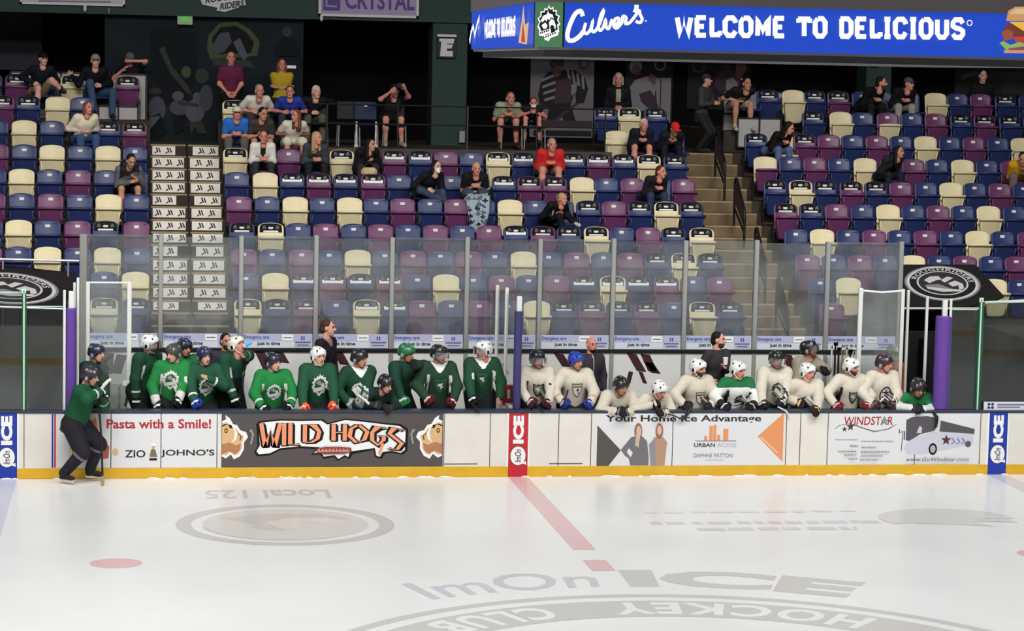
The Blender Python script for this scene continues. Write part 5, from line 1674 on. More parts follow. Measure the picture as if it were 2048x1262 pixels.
def person(label, head, Y, floor, pose='stand', yaw=0., hy=0., hp=0., hr=0., s=1., fat=1., hands=None, skin='fair', hair=('short', 'brown'), cap=None, helmet=None, visor=False, beard=None,
           top=('tee', (60, 60, 70)), bottom=('pants', (40, 44, 56)), shoes=(40, 40, 44), gloves=None, arms='lap', pad=0., paint=None, crest=None, legs=None, collar=None, group=None, hipshift=0., gcurl='curl', hipz=None, vox=.0165, mask=None, feet=None, lean=None, sock=None, masklow=False, hem=None):
    """head = picture point of the face, Y its distance; the body is solved down to the seat or floor from there"""
    yr, hyr = math.radians(yaw), math.radians(hy)
    Fw = np.array([math.sin(yr), -math.cos(yr), 0]); Sd = np.array([math.cos(yr), math.sin(yr), 0]); Up = np.array([0, 0, 1.])
    H = onY(head[0], head[1], Y)
    sit = pose == 'sit'
    L = .72*s
    hz = floor+(.53 if sit else .95*s+.02) if hipz is None else hipz
    if lean is not None: hz = H[2]-L*math.cos(math.radians(lean))
    v_ = H[2]-hz
    if v_ > L*.995:
        if sit: L = v_/.99
        else: hz = H[2]-L*.99; v_ = L*.99
    h_ = math.sqrt(max(0, L*L-v_*v_))
    Hip = np.array([H[0], H[1], hz])-Fw*h_-Fw*hipshift
    ax = nrm(H-Hip)
    Fp = nrm(Fw-(Fw@ax)*ax)            # front of the chest
    Ne = Hip+ax*(L*.735)               # base of the neck
    Ch = Hip+ax*(L*.52)
    shw = .178*s*(1+.25*pad*4)
    Sh = {-1: Ne-Sd*shw-ax*.035*s, 1: Ne+Sd*shw-ax*.035*s}
    r = s*fat
    root = empty('person', (float(Hip[0]), float(Hip[1]), floor))
    O = np.array([Hip[0], Hip[1], floor])
    tag(root, label, 'person', group)
    # arms ----------------------------------------------------------------
    l1, l2 = .295*s, .255*s
    hd = {}
    def loc(sx, f, z, o=None): return (Hip if o is None else o)+Sd*sx+Fw*f+Up*z
    for q in (-1, 1):
        T = None
        a_ = arms if isinstance(arms, str) else arms[0 if q < 0 else 1]
        if hands and hands[0 if q < 0 else 1] is not None:
            t = hands[0 if q < 0 else 1]
            T = onY(*t) if len(t) == 3 else loc(*t[1:])
        elif a_ == 'lap': T = loc(q*.13, .36, .12)
        elif a_ == 'clasp': T = loc(q*.035, .42, .14)
        elif a_ == 'phone': T = loc(q*.06, .36, .22)
        elif a_ == 'down': T = Sh[q]+np.array([0, 0, -.53*s])+Sd*q*.06+Fw*.06
        elif a_ == 'cross': T = loc(-q*.10, .19, .24)
        elif a_ == 'belly': T = loc(q*.05, .20, .16)
        elif a_ == 'up': T = H+Fw*.20+Sd*q*.07+Up*.0
        pole = (-Fw*.5+Sd*q*.6-Up*.1) if gloves else (-Up*.5-Fw*.6+Sd*q*.6)
        if a_ == 'up': pole = Sd*q*1.-Up*.6
        el, T = ik(Sh[q], T, l1, l2, pole)
        hd[q] = (el, T)
    # legs ----------------------------------------------------------------
    HJ = {q: Hip+Sd*q*.09*s-Up*.02 for q in (-1, 1)}
    lg = {}
    for q in (-1, 1):
        if legs and legs[0 if q < 0 else 1] is not None:
            k_, f_ = legs[0 if q < 0 else 1]
            K, A = loc(*k_), np.array([0, 0, floor])*0+loc(*f_)
        elif sit:
            K = HJ[q]+Fw*.42*s+Sd*q*.06+Up*.04
            A = K+Fw*.02+Sd*q*.01; A[2] = floor+.09
        else:
            A = HJ[q]+Sd*q*.02; A[2] = floor+.085
            if feet: A = np.array(onY(*feet[0 if q < 0 else 1]))
            K, A2 = ik(HJ[q], A, .44*s, .43*s, Fw)
        lg[q] = (K, A)
    toe = {q: lg[q][1]+Fw*.15*s+Sd*q*.03+np.array([0, 0, -.045]) for q in (-1, 1)}
    # skin body -------------------------------------------------------------
    b = Vol(.035)
    b.cap(HJ[-1], HJ[1], .10*r, .10*r, flat=(Fp, .85)).cap(Hip, Ch, .135*r, .14*r, flat=(Fp, .72)).cap(Ch-Sd*.05, Ch+Sd*.05, .135*r, flat=(Fp, .75)).cap(Sh[-1], Sh[1], .062*s, .062*s).cap(Ne, Ne+ax*.06, .058*s)
    for q in (-1, 1):
        el, T = hd[q]
        b.cap(Sh[q], el, .050*r, .040*r).cap(el, T, .040*r, .027*s)
        K, A = lg[q]
        b.cap(HJ[q], K, .080*r, .056*r).cap(K, K+(A-K)*.35, .053*r, .055*r).cap(K+(A-K)*.35, A, .055*r, .036*s).cap(A+np.array([0, 0, -.04]), toe[q], .036*s, .028*s)
    V, Q = b.mesh(.021)
    VV = [V]; QQ = [Q]; II = [np.zeros(len(Q), int)]; off = len(V)
    # head
    HR = rotz(hyr)@rotx(math.radians(-hp)*-1)@roty(math.radians(hr))
    hs = (.98*s if s > .85 else .9)*(1.07 if helmet else 1.02)
    hv = (HEADV*hs)@HR.T+H
    C = HEADV[HEADQ].mean(1)
    I = head_paint(C, beard, mask)
    if mask is not None:
        I[(C[:, 2] < (-.07 if masklow else -.022)) & (C[:, 2] > (-.15 if masklow else -.105)) & (C[:, 1] < -.035)] = 5
    VV.append(hv); QQ.append(HEADQ+off); II.append(I); off += len(hv)
    # bare hands
    gv = {}
    for q in (-1, 1):
        el, T = hd[q]
        fd = nrm(T-el)
        pn = nrm(-Up*.5+Fw*-.3-Sd*q*.8) if arms != 'up' else -Fw
        M_ = frame(-fd, pn)
        gl = gloves[0 if q < 0 else 1] if gloves else None
        src = (GLOVE if gl else HAND)[gcurl if gl else ('curl' if arms in ('clasp', 'phone', 'up') else 'open')]
        P = src[0].copy()
        if q < 0: pass
        # thumbs point inwards
        inward = M_[:, 0]@(-Sd*q)
        flip = inward < 0
        if flip: P = P*np.array([-1, 1, 1])
        fq = src[1][:, ::-1] if flip else src[1]
        P = (P*s*(1.08 if gl else 1.0))@M_.T+T
        if gl: gv[q] = (P, fq, src[0], gl)
        else:
            VV.append(P); QQ.append(fq+off); II.append(np.zeros(len(fq), int)); off += len(P)
    hk = (hair[1] if hair else 'brown')
    fobj('body', np.concatenate(VV), np.concatenate(QQ), [M_SKIN[skin], M_HAIR[hk], M_EYE, M_LIP, M_BEARD[beard] if beard else M_LIP, mask or M_white], root, O, np.concatenate(II))
    # clothes ------------------------------------------------------------------
    kind, tc = top[0], top[1]
    hem_ = hem
    px = .012+pad
    g = Vol(.04)
    hem = {'jersey': .30, 'long': .04, 'tee': .05, 'coat': .16, 'tank': .05, 'dress': .1}.get(kind, .05)
    hem = hem_ if hem_ is not None else hem
    low = Hip-ax*(hem if not sit else min(hem, .05))
    g.cap(low, Ch, (.152+px)*r if kind == 'jersey' else (.142+px)*r, (.142+px)*r, flat=(Fp, .9 if kind == 'jersey' else .76)).cap(Ch-Sd*.05, Ch+Sd*.05, (.138+px)*r, flat=(Fp, .80)).cap(Sh[-1]+Sd*.02, Sh[1]-Sd*.02, .062*s+px, .062*s+px, flat=(Fp, .9 if pad else 1))
    g.cap(Ne-ax*.05, Ne+ax*.012, .080*s, .066*s)
    if not sit: g.cap(HJ[-1], HJ[1], (.10+px)*r, flat=(Fp, .85))
    sl = {'tee': .62, 'tank': .12, 'dress': .5}.get(kind, 2)
    for q in (-1, 1):
        el, T = hd[q]
        if sl < 1:
            g.cap(Sh[q], Sh[q]+(el-Sh[q])*sl, .056*r+px*.6, .052*r+px*.9)
        else:
            w2 = T+(el-T)*(.03 if not gloves else -.02)
            g.cap(Sh[q], el, .056*r+px*1.1, .050*r+px*.8).cap(el, w2, .049*r+px*.8, .036*s+px*.75)
    g.cut(low, -ax)
    V, Q = g.mesh(vox)
    mats = [C3(tc)]; I = None
    C = V[Q].mean(1)
    if paint:
        I = np.zeros(len(Q), int)
        lc = C-Ch
        cs, cf, cu = lc@Sd, lc@Fp, lc@ax
        fa = np.full(len(C), -1.)
        for q in (-1, 1):
            el, T = hd[q]
            d = T-el; t = ((C-el)@d)/(d@d)
            dist = np.linalg.norm(C-el-np.clip(t, 0, 1.1)[:, None]*d, axis=1)
            fa = np.where((dist < .12) & (t > 0), np.maximum(fa, t), fa)
        torso = fa < .05
        for kd, cc in paint:
            mats.append(C3(cc)); k = len(mats)-1
            if kd == 'cuff': I[fa > .80] = k
            if kd == 'cuffband': I[(fa > .66) & (fa < .80)] = k
            if kd == 'yoke': I[(cu > .115) & (fa < 0)] = k
            if kd == 'side': I[torso & (cf > -.02) & (np.abs(np.abs(cs)-(.155+px*.6)+.05*(cu+.1)) < .022) & (cu < .06)] = k
            if kd == 'neck': I[(np.abs(cs) < .07-(.16-cu)*.9) & (cu > .10) & (cf > .0)] = k
            if kd == 'hem': I[torso & (cu < -.33) & (cu > -.39)] = k
            if kd == 'zip': I[torso & (np.abs(cs) < .012) & (cf > 0)] = k
            if kd == 'open': I[torso & (np.abs(cs) < .055) & (cf > 0) & (cu < .16)] = k
            if kd == 'lower': I[(cu < -.12) & torso] = k
            if kd == 'sleeves': I[(np.abs(cs) > .17+px) | (fa > 0)] = k
            if kd == 'belly': I[torso & (cf > .02) & (cu < -.02)] = k
    nm = {'jersey': 'jersey', 'coat': 'jacket', 'long': 'sweater', 'tee': 'shirt', 'tank': 'shirt', 'dress': 'dress'}[kind]
    shirt = fobj(nm, V, Q, mats, root, O, I)
    if crest:
        stick_on(crest, V, Q, Ch, Sd, ax, Fp, root, O, s)
    # legs
    bk, bc = bottom
    g = Vol(.035)
    g.cap(HJ[-1], HJ[1], .110*r+pad*.3, flat=(Fp, .88)).cap(Hip, Hip+ax*.08, .138*r, flat=(Fp, .76))
    for q in (-1, 1):
        K, A = lg[q]
        if bk == 'shorts':
            e = HJ[q]+(K-HJ[q])*.86
            g.cap(HJ[q], e, .095*r, .082*r)
        elif bk == 'skirt':
            g.cap(HJ[q], HJ[q]+(K-HJ[q])*.95, .105*r, .10*r, k=.08)
        else:
            x_ = .042 if bk == 'hockey' else .0
            g.cap(HJ[q], K, .095*r+x_*1.6, .072*r+x_*1.2).cap(K, A+np.array([0, 0, .0 if bk != 'hockey' else .03]), .074*r+x_*.6, .062*s+x_*.3)
    V, Q = g.mesh(.019)
    bi = None; bm_ = [C3(bc)]
    if sock:
        c_ = V[Q].mean(1); bi = np.zeros(len(Q), int); bm_.append(C3(sock))
        for q in (-1, 1):
            K, A = lg[q]; d = A-K; tt = ((c_-K)@d)/(d@d); ds = np.linalg.norm(c_-K-np.clip(tt, 0, 1)[:, None]*d, axis=1)
            bi[(tt > .10) & (tt < .2) & (ds < .13)] = 1
    fobj({'shorts': 'shorts', 'skirt': 'skirt'}.get(bk, 'trousers'), V, Q, bm_, root, O, bi)
    for q in (-1, 1):
        K, A = lg[q]
        sv = Vol(.02).cap(A+np.array([0, 0, -.02]), toe[q], .048*s, .042*s).cap(A+np.array([0, 0, .03]), A+np.array([0, 0, -.035])-Fw*.03, .044*s, .044*s)
        sv.cut((0, 0, floor+.004 if bk != 'skates' else -9), (0, 0, -1))
        V, Q = sv.mesh(.015)
        if len(Q): so = fobj('skate' if bk == 'hockey' else 'shoe', V, Q, C3(shoes, .6), root, O)
        if bk == 'hockey' and len(Q):
            fd = nrm((toe[q]-A)*np.array([1, 1, 0])); c0 = A-O
            sd = np.cross(fd, Up)
            P = [c0+fd*t+sd*u_+np.array([0, 0, z]) for t, z in ((-.07, -.055), (.19, -.055), (.17, -.10), (-.06, -.10)) for u_ in (-.012, .012)]
            obj('blade', P, [(0, 2, 3, 1), (2, 4, 5, 3), (4, 6, 7, 5), (6, 0, 1, 7), (0, 6, 4, 2), (1, 3, 5, 7)], M_white, so)
    # head gear
    def on_head(name, src, m, idx=None, sc=1.):
        return fobj(name, (src[0]*hs*sc)@HR.T+H, src[1], m, root, O, idx)
    if helmet:
        on_head('helmet', (HELV, HELQ), [mat('shell_%d_%d_%d' % tuple(helmet), helmet, .35, .5), M_black if sum(helmet) > 250 else mat('vent_pale', (150, 150, 154), .5)], hel_paint(HELV[HELQ].mean(1)))
        if visor: on_head('visor', (VISV, VISQ), M_VISOR)
        st = MB().tube([HR@(np.array(p)*hs)+H for p in ((-.086, 0, -.04), (-.06, -.05, -.105), (0, -.075, -.128), (.06, -.05, -.105), (.086, 0, -.04))], .006, 6)
        obj('chin_strap', np.array(st.V)-O, st.F, M_black if sum(helmet) < 500 else M_white, root)
    else:
        if hair and hair[0] != 'bald': on_head('hair', HAIR[hair[0]], M_HAIR[hair[1]])
        if cap: on_head('cap', (CAPV, CAPQ), C3(cap), None, 1.02)
    for q in gv:
        P, fq, S0, gl = gv[q]
        cz = S0[GLOVE[gcurl][1]][:, :, 2].mean(1); cy = S0[GLOVE[gcurl][1]][:, :, 1].mean(1)
        gi = np.where(cz > .045, 1, 0)
        gi = np.where((cz > .0) & (cz < .02) | ((np.abs(cz+.075) < .012) & (cy < 0)), 1, gi)
        fobj('glove', P, fq, [C3(gl[0], .6), C3(gl[1], .6)], root, O, gi)
    return root, dict(H=H, Hip=Hip, Ch=Ch, Sd=Sd, Fw=Fw, Fp=Fp, ax=ax, hd=hd, lg=lg, O=O)
# crest shapes in a box -1..1, laid on the cloth
def _sp(k=1.): return [((p[0]-.5)*2*k, (p[1]-.5)*2*k) for p in SPIKE]
CRESTS = {
 'horse_dark': [(_sp(), (206, 204, 198)), (_sp(.86), (40, 44, 42)), ([(-.6, .2), (-.3, .5), (.1, .5), (.35, .2), (.1, .05), (-.2, .2)], (120, 116, 110)), ([(.1, .1), (.4, .3), (.6, -.1), (.5, -.3), (.25, .0)], (214, 212, 206)), ([(-.8, -.3), (.3, -.1), (.32, -.4), (-.75, -.55)], (206, 204, 198)), ([(-.3, -.6), (.85, -.4), (.8, -.66), (-.25, -.86)], (206, 204, 198))],
 'horse_white': [(_sp(), (214, 214, 210)), (_sp(.7), (44, 84, 60)), ([(-.5, .2), (-.1, .5), (.3, .2), (0, 0)], (150, 152, 146)), ([(.1, .1), (.45, .25), (.55, -.2), (.2, -.1)], (214, 214, 210)), ([(-.8, -.3), (.6, -.05), (.6, -.4), (-.7, -.65)], (214, 214, 210))],
 'shield': [([(-.8, .8), (-.3, .62), (0, .72), (.3, .62), (.8, .8), (.72, -.2), (.4, -.7), (0, -1), (-.4, -.7), (-.72, -.2)], (56, 58, 52)), ([(-.6, .55), (0, .5), (.6, .55), (.54, -.15), (0, -.75), (-.54, -.15)], (128, 128, 114)), ([(-.4, .2), (.3, .3), (.1, .05), (.4, -.1), (-.05, -.4), (.05, -.1), (-.35, -.05)], (220, 218, 206))],
 'shield_green': [([(-.8, .8), (0, .66), (.8, .8), (.72, -.2), (0, -1), (-.72, -.2)], (60, 96, 74)), ([(-.62, .6), (0, .5), (.62, .6), (.56, -.15), (0, -.8), (-.56, -.15)], (38, 70, 52)), ([(-.45, .2), (.4, .3), (.15, .0), (.4, -.2), (-.1, -.5), (.0, -.15), (-.4, -.1)], (206, 208, 200))],
 'panther': [([(-.9, .8), (.9, .8), (.8, .2), (.65, -.5), (0, -1), (-.6, -.5), (-.8, .2)], (70, 66, 58)), ([(-.8, .7), (.8, .7), (.76, .42), (-.76, .42)], (188, 172, 140)), ([(-.7, .3), (.7, .3), (.55, -.45), (0, -.86), (-.5, -.45)], (222, 218, 208)), ([(-.1, .2), (.3, .05), (.1, -.2), (.45, -.35), (.1, -.6), (.2, -.3), (-.1, -.1)], (60, 56, 52))],
 'badge': [([(.92*math.cos(k*math.pi/10), math.sin(k*math.pi/10)) for k in range(20)], (40, 38, 40)), ([(.74*math.cos(k*math.pi/10), .82*math.sin(k*math.pi/10)) for k in range(20)], (220, 216, 208)), ([(-.12, .7), (.06, .7), (.06, -.7), (-.12, -.7)], (40, 38, 40)), ([(-.6, .42), (.5, .42), (.5, .28), (-.6, .28)], (40, 38, 40)), ([(.06, .4), (.5, .3), (.46, 0), (.2, -.04), (.56, -.56), (.38, -.6), (.06, -.04)], (40, 38, 40)), ([(-.6, -.1), (.4, -.1), (.4, -.2), (-.6, -.2)], (40, 38, 40))],
 'print_pale': [([(-.8, .3), (.8, .45), (.6, .0), (.1, -.3), (-.3, .05)], (150, 148, 150)), ([(-.1, -.35), (.35, -.3), (.2, -.8), (-.15, -.75)], (130, 128, 130))],
 'print_gold': [([(-.8, .0), (-.3, .6), (.5, .7), (.9, .2), (.2, .1), (.0, -.4), (-.5, -.3)], (150, 128, 62))],
 'line': [([(-.7, .12), (.7, .12), (.7, -.12), (-.7, -.12)], (170, 168, 176))],
 'script_j': [([(-.2, .9), (.1, .9), (.1, -.4), (-.2, -.8), (-.6, -.5), (-.5, -.2), (-.25, -.5), (-.15, -.3)], (190, 190, 180))],
}
def stick_on(crest, V, Q, Ch, Sd, ax, Fp, root, O, s):
    kind, cs, cu, hw, hh = crest
    bv = BVHTree.FromPolygons([Vector(v) for v in V], [tuple(int(i) for i in q) for q in Q])
    mb = MB(); mats = []
    for k, (poly, c) in enumerate(CRESTS[kind]):
        tri = tessellate_polygon([[Vector((p[0], p[1], 0)) for p in poly]])
        P2 = [np.array(p, float) for p in poly]; T = [tuple(t) for t in tri]
        for _ in range(3):                      # split so that it can follow the cloth
            N = []; key = {}
            def mid(a, b):
                kk = (min(a, b), max(a, b))
                if kk not in key:
                    key[kk] = len(P2); P2.append((P2[a]+P2[b])/2)
                return key[kk]
            if len(T) > 500: break
            for a, b, c_ in T:
                ab, bc, ca = mid(a, b), mid(b, c_), mid(c_, a)
                N += [(a, ab, ca), (ab, b, bc), (ca, bc, c_), (ab, bc, ca)]
            T = N
        W = []
        for p in P2:
            o = Ch+Sd*(cs+hw*p[0])+ax*(cu+hh*p[1])+Fp*.6
            hit = bv.ray_cast(Vector(o), Vector(-Fp))
            W.append(np.array(hit[0])+Fp*(.004+.0016*k) if hit[0] is not None else Ch+Sd*(cs+hw*p[0])+ax*(cu+hh*p[1])+Fp*.15)
        W = np.array(W)
        F = []
        for t in T:
            nn = np.cross(W[t[1]]-W[t[0]], W[t[2]]-W[t[0]])
            F.append(t if nn@Fp >= 0 else t[::-1])
        m = mat('print_%d_%d_%d' % tuple(c), c, .6)
        if m not in mats: mats.append(m)
        mb.add(W-O, F, mats.index(m))
    mb.build('chest_print', mats, root)

# ------------------------------------------------------------------ players and coaches at the benches
BF = .30
DG, BG, CR, BK_ = (30, 68, 48), (36, 124, 62), (208, 200, 184), (26, 28, 32)
NAVY, WH, GREYC = (40, 44, 66), (232, 232, 230), (150, 150, 150)
GP = 'players at the benches'
def player(label, head, Y, jersey, helmet, hy=0, yaw=0, hands=None, gl=(BK_, WH), paint=None, crest=None, **k):
    k.setdefault('pad', .030)
    k.setdefault('s', 1.04)
    k.setdefault('shoes', (30, 30, 32))
    k.setdefault('hair', None)
    k.setdefault('lean', 16)
    if hands and not k.pop('nodrop', 0): hands = tuple(h if h is None or len(h) != 3 else (h[0], h[1]+11, h[2]) for h in hands)
    if gl is not None and not isinstance(gl[0], (tuple, type(None))) or (gl and isinstance(gl[0][0], int)):
        gl = (gl, gl)
    return person(label, head, Y, k.pop('floor', BF), 'stand', yaw, hy, helmet=helmet, top=('jersey', jersey), bottom=k.pop('bottom', ('hockey', (26, 28, 30))), gloves=gl, hands=hands, paint=paint, crest=crest, group=GP, vox=.0145, **k)
WS = [('side', (206, 206, 200)), ('cuffband', (206, 206, 200))]
# green bench
player('dark green player in a navy helmet standing behind the skater on the ice', (193, 706), .95, (38, 58, 52), NAVY, 62, 50, ((196, 790, .7), (214, 798, .6)), crest=None, hp=6)
player('dark green player with white helmet turned sideways, second from the left gate', (301, 688), .85, DG, WH, 62, 48, ((270, 806, .75), (304, 806, .5)), paint=WS, hp=4, beard='brown', skin='tan', visor=True)
player('bright green player in dark grey helmet leaning on the boards, looking aside', (346, 706), .55, BG, (66, 70, 68), -38, 8, ((312, 792, .42), (356, 800, .2)), paint=WS+[('cuff', (206, 206, 200))], crest=('horse_white', -.04, -.02, .13, .16), hp=14)
player('green player in navy helmet half hidden behind the bright green one', (370, 695), 1.35, (34, 96, 58), NAVY, 32, 15, ((345, 800, 1.1), (392, 800, 1.1)), hp=10, skin='tan')
player('dark green player with blue gloves holding a hand before his mouth', (410, 712), .60, (32, 80, 56), (44, 44, 82), 22, 5, ((388, 788, .25), (421, 748, .40)), gl=(((38, 62, 150), WH), None), paint=[('cuffband', (214, 214, 214))], crest=('horse_white', .02, -.08, .12, .16), hp=6)
person('bearded coach in charcoal jacket half hidden by white helmeted green player', (452, 683), 1.6, BF, 'stand', 12, 20, hair=('short', 'dark'), beard='dark', skin='tan', top=('coat', (52, 52, 62)), bottom=('pants', (30, 30, 34)), arms='down', s=1.02, fat=1.1, lean=5)
player('green player with white helmet drinking, blue bottle at his mouth', (474, 690), .80, (34, 72, 54), (226, 222, 208), 48, 36, ((470, 798, .55), (489, 700, .42)), gl=((BK_, WH), None), paint=[('lower', (26, 34, 32)), ('side', (200, 200, 194)), ('cuffband', (200, 200, 194))], crest=('shield_green', .10, -.06, .06, .08), hp=-14, skin='rosy')
player('bright green player in navy helmet with black gloves beside maroon wall mark', (548, 724), .50, BG, (38, 38, 58), 40, 6, ((522, 800, .22), (581, 798, .24)), paint=WS+[('side', (216, 216, 210))], crest=('horse_white', .0, -.07, .12, .14), hp=8, skin='fair')
player('dark green player with white helmet and orange gloves', (637, 712), .50, (34, 80, 56), WH, 28, 4, ((606, 796, .24), (668, 794, .24)), gl=((224, 88, 58), (224, 190, 180)), crest=('horse_white', .02, -.06, .13, .18), hp=6)
person('smiling coach in black suit standing behind the white helmet', (656, 656), 1.55, BF, 'stand', 55, 72, hair=('short', 'brown'), skin='fair', top=('coat', (34, 28, 36)), bottom=('pants', (28, 26, 30)), arms='down', s=1.08, paint=[('neck', (150, 120, 120))], lean=4)
player('dark green player in black helmet and grey gloves looking along the bench', (720, 717), .55, DG, (34, 34, 36), 48, 14, ((694, 790, .35), (722, 800, .15)), gl=((130, 136, 140), (180, 180, 180)), paint=[('neck', WH)], crest=('horse_white', -.02, -.08, .12, .12), hp=8, skin='tan')
player('player in dark kit crouching low over the boards with black helmet', (772, 768), .30, (34, 50, 46), (30, 30, 34), 38, 18, ((744, 800, .16), (782, 806, .08)), gl=((36, 36, 38), (70, 74, 72)), hp=22, s=1.0, lean=44)
player('player with green helmet talking to the dark helmeted neighbour', (814, 706), .80, (30, 62, 50), (40, 112, 72), 52, 34, ((804, 790, .3), (836, 720, .45)), gl=(((40, 110, 66), (206, 206, 206)), (BK_, (70, 76, 70))), crest=('shield_green', .06, -.10, .07, .12), hp=16, skin='tan')
player('dark green player with black helmet, visor and brown and white gloves', (879, 708), .50, (38, 66, 48), (38, 32, 34), 42, 4, ((850, 782, .32), (908, 786, .30)), gl=((84, 36, 34), (220, 206, 190)), paint=[('neck', WH), ('side', (206, 206, 196))], crest=('shield_green', .02, -.10, .11, .13), hp=6, visor=True, skin='tan')
player('tall dark green player with white helmet and one bare hand by the divider', (966, 700), .60, (34, 72, 50), WH, -62, 2, ((944, 798, .22), (1000, 782, .45)), gl=((BK_, WH), None), paint=[('neck', WH), ('side', (210, 212, 204))], crest=('shield_green', -.01, -.06, .10, .12), hp=2, skin='rosy', visor=True)
# white bench
player('cream player with black helmet and visor next to the padded divider post', (1075, 718), .55, CR, (30, 30, 34), 22, 4, ((1056, 788, .22), (1098, 790, .22)), gl=((66, 30, 44), (206, 176, 168)), crest=('shield', .01, -.09, .11, .13), hp=8, visor=True, skin='rosy', paint=[('side', (40, 40, 40))])
player('cream player with blue helmet and blue gloves', (1153, 722), .50, CR, (42, 70, 170), 30, 4, ((1122, 790, .25), (1182, 792, .22)), gl=((42, 56, 134), (176, 178, 200)), crest=('panther', .01, -.06, .10, .13), hp=8, skin='tan', paint=[('cuffband', (190, 158, 120))])
person('bald coach in dark zipped jacket with face mask pulled down', (1183, 690), 1.55, BF, 'stand', 18, 24, hair=('bald', 'dark'), skin='rosy', top=('coat', (54, 50, 58)), bottom=('pants', (34, 32, 36)), arms='down', s=1.0, fat=1.12, lean=6, mask=M_black, masklow=True, paint=[('zip', (150, 150, 152))])
player('cream player in black helmet slumped with forearms over the boards', (1243, 772), .22, CR, (36, 32, 34), 24, 4, ((1230, 812, -.02), (1256, 814, -.02)), gl=(BK_, (120, 118, 112)), hp=18, paint=[('belly', (60, 56, 56))], skin='tan', lean=38)
player('cream player in white helmet bent over the boards with black gloves', (1320, 780), .20, CR, WH, 26, 10, ((1300, 800, .12), (1330, 816, .0)), gl=((36, 30, 30), (206, 200, 190)), hp=26, skin='rosy', lean=40)
player('cream player in white helmet with panther crest looking along the rail', (1397, 736), .45, CR, WH, 40, 10, ((1366, 796, .15), (1422, 800, .25)), gl=((44, 40, 44), (30, 28, 32)), crest=('panther', .03, -.08, .10, .12), hp=10, beard='dark', skin='tan')
person('dark bearded coach in charcoal shirt holding a paper cup', (1437, 680), 1.45, BF, 'stand', 26, 62, hair=('short', 'dark'), beard='dark', skin='fair', top=('coat', (56, 52, 54)), bottom=('pants', (34, 32, 34)), s=1.06, fat=1.08, hands=((1420, 760, 1.2), (1450, 735, 1.1)), lean=6)
player('white player with green shoulders and white helmet', (1477, 740), .45, (226, 226, 222), WH, 34, 6, ((1444, 798, .12), (1506, 800, .12)), gl=(BK_, (214, 214, 214)), paint=[('yoke', (34, 110, 66)), ('cuff', (36, 36, 38)), ('side', (40, 44, 42))], crest=('horse_dark', .02, -.10, .11, .13), hp=10, skin='rosy')
player('cream player in black helmet with visor before the maroon wall mark', (1553, 719), .55, CR, (36, 34, 34), 14, 2, ((1524, 792, .2), (1566, 790, .22)), gl=((38, 32, 38), (206, 196, 190)), crest=('horse_dark', .02, -.07, .12, .14), hp=10, visor=True, skin='tan')
player('cream player in white helmet dangling one glove over the boards', (1616, 744), .40, CR, WH, 26, 4, ((1590, 794, .35), (1634, 810, -.05)), gl=((44, 30, 28), (206, 180, 120)), crest=('horse_dark', -.02, -.09, .13, .15), hp=8, skin='rosy')
player('beige player in black helmet with raised black glove at the sticks', (1619, 698), 1.30, (150, 142, 126), (34, 32, 34), 58, 32, ((1600, 800, 1.0), (1652, 730, .95)), gl=(BK_, (60, 60, 62)), hp=-12, skin='tan', visor=True)
player('cream player in white helmet and dark red gloves', (1704, 734), .45, CR, WH, 40, 6, ((1668, 796, .2), (1736, 798, .25)), gl=((110, 36, 44), (206, 180, 170)), crest=('shield', .02, -.09, .10, .12), hp=8, beard='dark', skin='tan', paint=[('side', (50, 46, 44))])
player('cream player in maroon helmet with round badge crest', (1769, 727), .50, CR, (62, 40, 48), 48, 8, ((1742, 794, .25), (1788, 796, .25)), gl=((60, 46, 44), (120, 96, 80)), crest=('badge', .02, -.12, .11, .15), hp=8, skin='rosy')
person('person in orange jacket and white cap with mask behind maroon helmet', (1786, 706), 1.25, BF, 'stand', 22, 30, hair=('short', 'dark'), cap=(230, 228, 222), skin='tan', top=('coat', (226, 88, 40)), bottom=('pants', (40, 36, 36)), arms='down', s=1.0, fat=1.1, mask=M_white, lean=6)
player('player with green shoulders resting his arms at the right end', (1837, 776), .36, (214, 216, 212), (40, 40, 44), 8, 0, ((1822, 806, .06), (1846, 808, .05)), gl=(BK_, (60, 60, 60)), paint=[('yoke', (40, 116, 70))], hp=26, skin='tan', s=1.08, lean=34)
# skater on the ice
_, SK = player('dark green skater on the ice in black socks holding his stick', (181, 752), -.40, (30, 84, 56), (52, 46, 52), 70, 62, ((196, 786, -.62), (206, 800, -.45)), gl=((40, 44, 46), (206, 206, 206)), floor=.07, bottom=('hockey', (38, 36, 42)), crest=None, hp=16, s=1.05, shoes=(44, 38, 36), lean=20, nodrop=1, hem=.17, sock=(120, 116, 128),
       feet=((128, 950, -.45), (180, 942, -.22)), paint=[('cuffband', (206, 206, 204))])

# sticks, bottle, cup -------------------------------------------------------------
def stick(label, pts, Ys, m, blade=None, r=.014, tape=None):
    P = [onY(p[0], p[1], y) for p, y in zip(pts, Ys)]
    t = empty('hockey_stick', tuple(P[0]))
    tag(t, label, 'hockey stick', 'hockey sticks')
    MB().tube([p-P[0] for p in P], r, 6).build('shaft', m, t)
    if blade:
        B = [onY(p[0], p[1], y)-P[0] for p, y in blade]
        mb = MB()
        mb.tube(B, [.018, .028, .026, .02], 6)
        mb.build('blade', tape or m, t)
    return t
m_stb, m_stw = mat('stick_black', (30, 28, 30), .5), mat('stick_tape', (226, 224, 218), .7)
m_stt = mat('stick_tan', (170, 140, 100), .6)
b_ = onZ(204, 972)
stick('black hockey stick held upright by the skater, tan tip on the ice', [(197, 800), (203, 880), (205, 955)], [-.5, -.6, -.62], m_stb, [((205, 952), -.62), ((205, 958), -.62), ((205, 966), -.63), ((205, 971), -.64)], .016, m_stt)
